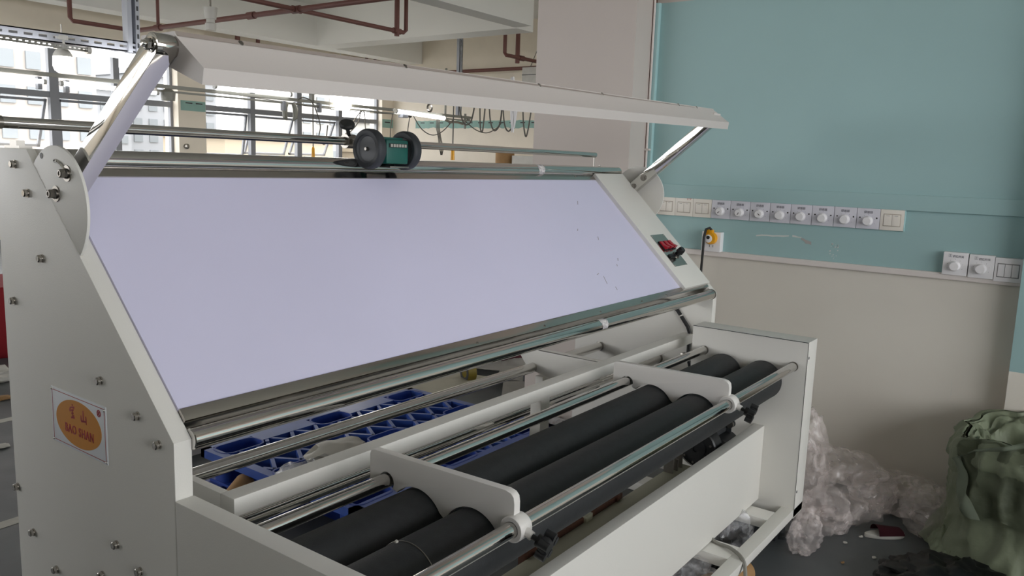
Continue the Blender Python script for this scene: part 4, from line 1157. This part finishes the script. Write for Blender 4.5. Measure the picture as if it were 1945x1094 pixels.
def sack_pt(th, t, off=0.0):
    """th angle, t height fraction 0..1"""
    z = F + .005 + .41 * t
    rx = .215 - .01 * t + .03 * math.sin(PI * t); ry = .265 - .015 * t + .03 * math.sin(PI * t)
    c, s = math.cos(th), math.sin(th)
    fold = .006 * math.sin(5 * th + 1.6 * t + 1.2) + .004 * math.sin(11 * th - 2.5 * t + .5) * (.3 + t)
    dq = fbm((c * 2.2 + t * .9, s * 2.2 - t * .7, t * .8), 1.2, 3)
    crease = .018 * (1 - 2 * abs(dq)) - .009 + .02 * noise.noise(Vector((c, s, t * 1.5 + 4)))
    tw = .012 * math.sin(9 * th + 9 * t) * max(0, 1 - 2.2 * t)
    spread = .075 * max(0, 1 - t * 2.6) ** 2
    x = SC.x + (rx + fold + crease + spread + tw + off) * c + .02 * t
    y = SC.y + (ry + fold + crease + spread + tw + off) * s
    zz = z + (.02 * math.sin(2 * th + .7) + .022 * noise.noise(Vector((c * 2, s * 2, 7)))) * t * t
    return Vector((min(x, 2.497 if y < -.88 else 2.57), y, zz))


sk = thing('woven_sack', (2.3, -1.05, F), 'big open green woven sack standing in the corner by the pilaster', 'sack')
obj('sack_body', B().grid(lambda u, v: sack_pt(2 * PI * u, v), 160, 70, closed_u=True), SACK, sk, 80)


def inner(u, v):
    p = sack_pt(2 * PI * u, 1.0 - .25 * v); c = Vector((SC.x, SC.y, p.z))
    q = p.lerp(c, .03 + .9 * v ** 1.3); q.z -= .03 * v - .035 * (1 - 2 * abs(fbm((u * 7, v * 3, 1), 1.6, 3))) * math.sin(PI * min(1, v * 1.3))
    return q


obj('sack_mouth', B().grid(inner, 120, 30, closed_u=True), SACK, sk, 80)


def collar(u, v):
    th = 2 * PI * u
    drop = .085 + .035 * math.sin(3 * th + 1) + .02 * math.sin(7 * th)
    p = sack_pt(th, 1.0 + .03 * math.sin(PI * min(1, v * 2)) - v * drop / .43, .004 + .022 * math.sin(PI * v * .8) + .010 * fbm((math.cos(th) * 3, math.sin(th) * 3, v * 2), 1.2, 3))
    return p


obj('folded_collar', B().grid(collar, 160, 16, closed_u=True), SACK, sk, 80)


def flap_edge(th):
    return .82 - .38 * min(1, max(0, (th - 125) / 19)) + .02 * math.sin(th * .21)


def flap(u, v):
    th = 125 + 95 * u; te = flap_edge(th)
    p = sack_pt(math.radians(th), 1.0 - (1.0 - te) * v, .018 + .012 * math.sin(PI * min(1, v * 1.2)) * math.sin(PI * min(1, u * 5 + .2)) + .008 * fbm((u * 5, v * 2, 2), 1.5, 3) + .012 * math.exp(-(u / .06) ** 2))
    return p


fb = B().grid(flap, 70, 40); bmesh.ops.solidify(fb.b, geom=fb.b.faces[:], thickness=.003)
obj('hanging_flap', fb, SACK, sk, 80)
hp_ = []
for i in range(26): th = 146 - 21 * i / 25; hp_.append((th, flap_edge(th), .036))
for i in range(1, 30): q = i / 29; hp_.append((125 + 42 * q, .82 + .22 * q ** .8, .036 + .012 * math.sin(PI * q)))


def hem(u, v):
    k = u * (len(hp_) - 1); i = min(int(k), len(hp_) - 2); f = k - i
    th, t, of = [hp_[i][j] * (1 - f) + hp_[i + 1][j] * f for j in range(3)]
    w_ = .7 + .3 * math.sin(8 * u) + .5 * max(0, u - .6)
    return sack_pt(math.radians(th - 2 + 8 * v * w_ * (1 if u < .6 else .3)), t + (.0 if u < .45 else .045 * (v - .5) * w_), of + .006 * math.sin(PI * v))


hb_ = B().grid(hem, 80, 6); bmesh.ops.solidify(hb_.b, geom=hb_.b.faces[:], thickness=.002)
obj('light_hem', hb_, SACKL, sk, 80)
obj('tie_string', B().sweep([sack_pt(math.radians(165 + 8 * i), .9 + .02 * math.sin(i), .05) for i in range(7)], .0015, 5), SACKL, sk)
tail = B().grid(lambda u, v: Vector((2.17 - .10 * v + .04 * math.sin(PI * u) * (1 - v), -.74 - .10 * u - .04 * v, F + .004 + .08 * (1 - v) * math.sin(PI * (.15 + .7 * u)) + .012 * abs(fbm((u * 4, v * 4, 3), 1.5, 3)))), 30, 30)
obj('sack_tail', tail, SACK, sk, 80)

# black film bag at the bottom edge
tag(obj('black_bag', crumple((1.86, -.85, F + .02), (.22, .19, .075), 31, .22, 5, 1.6), BINBAG), 'crumpled black plastic bag on the floor before the green sack', 'bag')
# clear bags along the wall
GB = 'clear plastic bags along the wall'
for i, (c, r, lab) in enumerate([((2.22, -.29, F + .12), (.13, .12, .26), 'tall clear plastic bag squeezed behind the white end plate'),
                                 ((2.35, -.40, F + .07), (.17, .20, .15), 'largest clear plastic bag against the cream wall'),
                                 ((2.12, -.42, F + .05), (.10, .09, .10), 'low clear plastic bag on the floor beside the end plate'),
                                 ((2.46, -.60, F + .05), (.09, .17, .09), 'long clear plastic bag along the foot of the wall'),
                                 ((2.33, -.73, F + .07), (.11, .10, .09), 'pinkish clear plastic bag between the slipper and the green sack'),
                                 ((1.93, -.42, F + .04), (.09, .05, .07), 'small shiny clear bag in front of the base beam')]):
    tag(obj('clear_bag', crumple(c, r, 40 + i * 3, .2, 5, .9), FILM, None, 180), lab, 'plastic bag', GB)
for i, (c, r, lab) in enumerate([((1.72, -.24, F + .06), (.11, .07, .09), 'clear plastic bag seen through the base frame gap'), ((1.36, -.27, F + .05), (.12, .07, .07), 'smoky clear bag seen through the nearest base frame gap')]):
    tag(obj('clear_bag', crumple(c, r, 70 + i * 3, .32, 4, 1.5), FILM2), lab, 'plastic bag', GB)
tag(obj('black_sheet', crumple((1.70, -.1, F + .025), (.26, .2, .03), 81, .25, 4), BINBAG), 'black plastic sheet on the floor under the base frame', 'plastic')
sl_ = thing('slipper', (2.19, -.61, F), 'dark red slipper with white edges lying before the clear bags', 'slipper')
so_ = B().prism([(.07 * math.cos(2 * PI * i / 30) * (1.0), .026 * math.sin(2 * PI * i / 30) * (1 + .25 * math.cos(2 * PI * i / 30))) for i in range(30)], 'z', 0, .014, .003)
so_.xf(Matrix.Translation((2.19, -.61, F)) @ Matrix.Rotation(-.85, 4, 'Z'))
obj('sole', so_, PAPER, sl_)
up_ = B().grid(lambda u, v: Vector((.055 - .09 * u, .03 * math.cos(PI * v), .014 + .028 * math.sin(PI * v) * (.5 + .5 * u))), 12, 12)
bmesh.ops.solidify(up_.b, geom=up_.b.faces[:], thickness=.003)
up_.xf(Matrix.Translation((2.19, -.61, F)) @ Matrix.Rotation(-.85, 4, 'Z'))
obj('strap', up_, MAROON, sl_)
tag(obj('brown_tube', B().lathe([(0, .02), (0, .029), (.3, .029), (.3, .02), (0, .02)], (1.60, -.352, F + .030), (-.93, .36, 0), 22), KRAFT), 'brown cardboard tube lying under the base beam', 'tube')
tag(obj('grey_cable', hang([(1.56, -.2, -.50), (1.513, -.269, -.544), (1.493, -.33, -.543), (1.465, -.372, -.544), (1.445, -.394, -.56), (1.40, -.415, -.6), (1.36, -.43, F + .008), (1.2, -.5, F + .008)], .0055), mat('grey_cable', '#8a8881', .5)), 'grey cable hanging over the base beam at the bottom edge', 'cable')
for i, (x, y) in enumerate([(2.13, -.55), (2.05, -.52), (2.0, -.62), (1.9, -.55), (1.8, -.62)]):
    tag(obj('floor_scrap', crumple((x, y, F + .002), (.012, .007, .003), 90 + i, .4, 1), PAPER if i != 3 else KRAFT), ['tiny white scrap below the largest clear bag', 'tiny white scrap left of the slipper', 'tiny pale scrap in the middle of the dark floor', 'tiny orange scrap on the dark floor', 'tiny pale scrap near the black bag'][i], 'scrap')
for k in ('_local',):
    for o in bpy.data.objects:
        if k in o: del o[k]
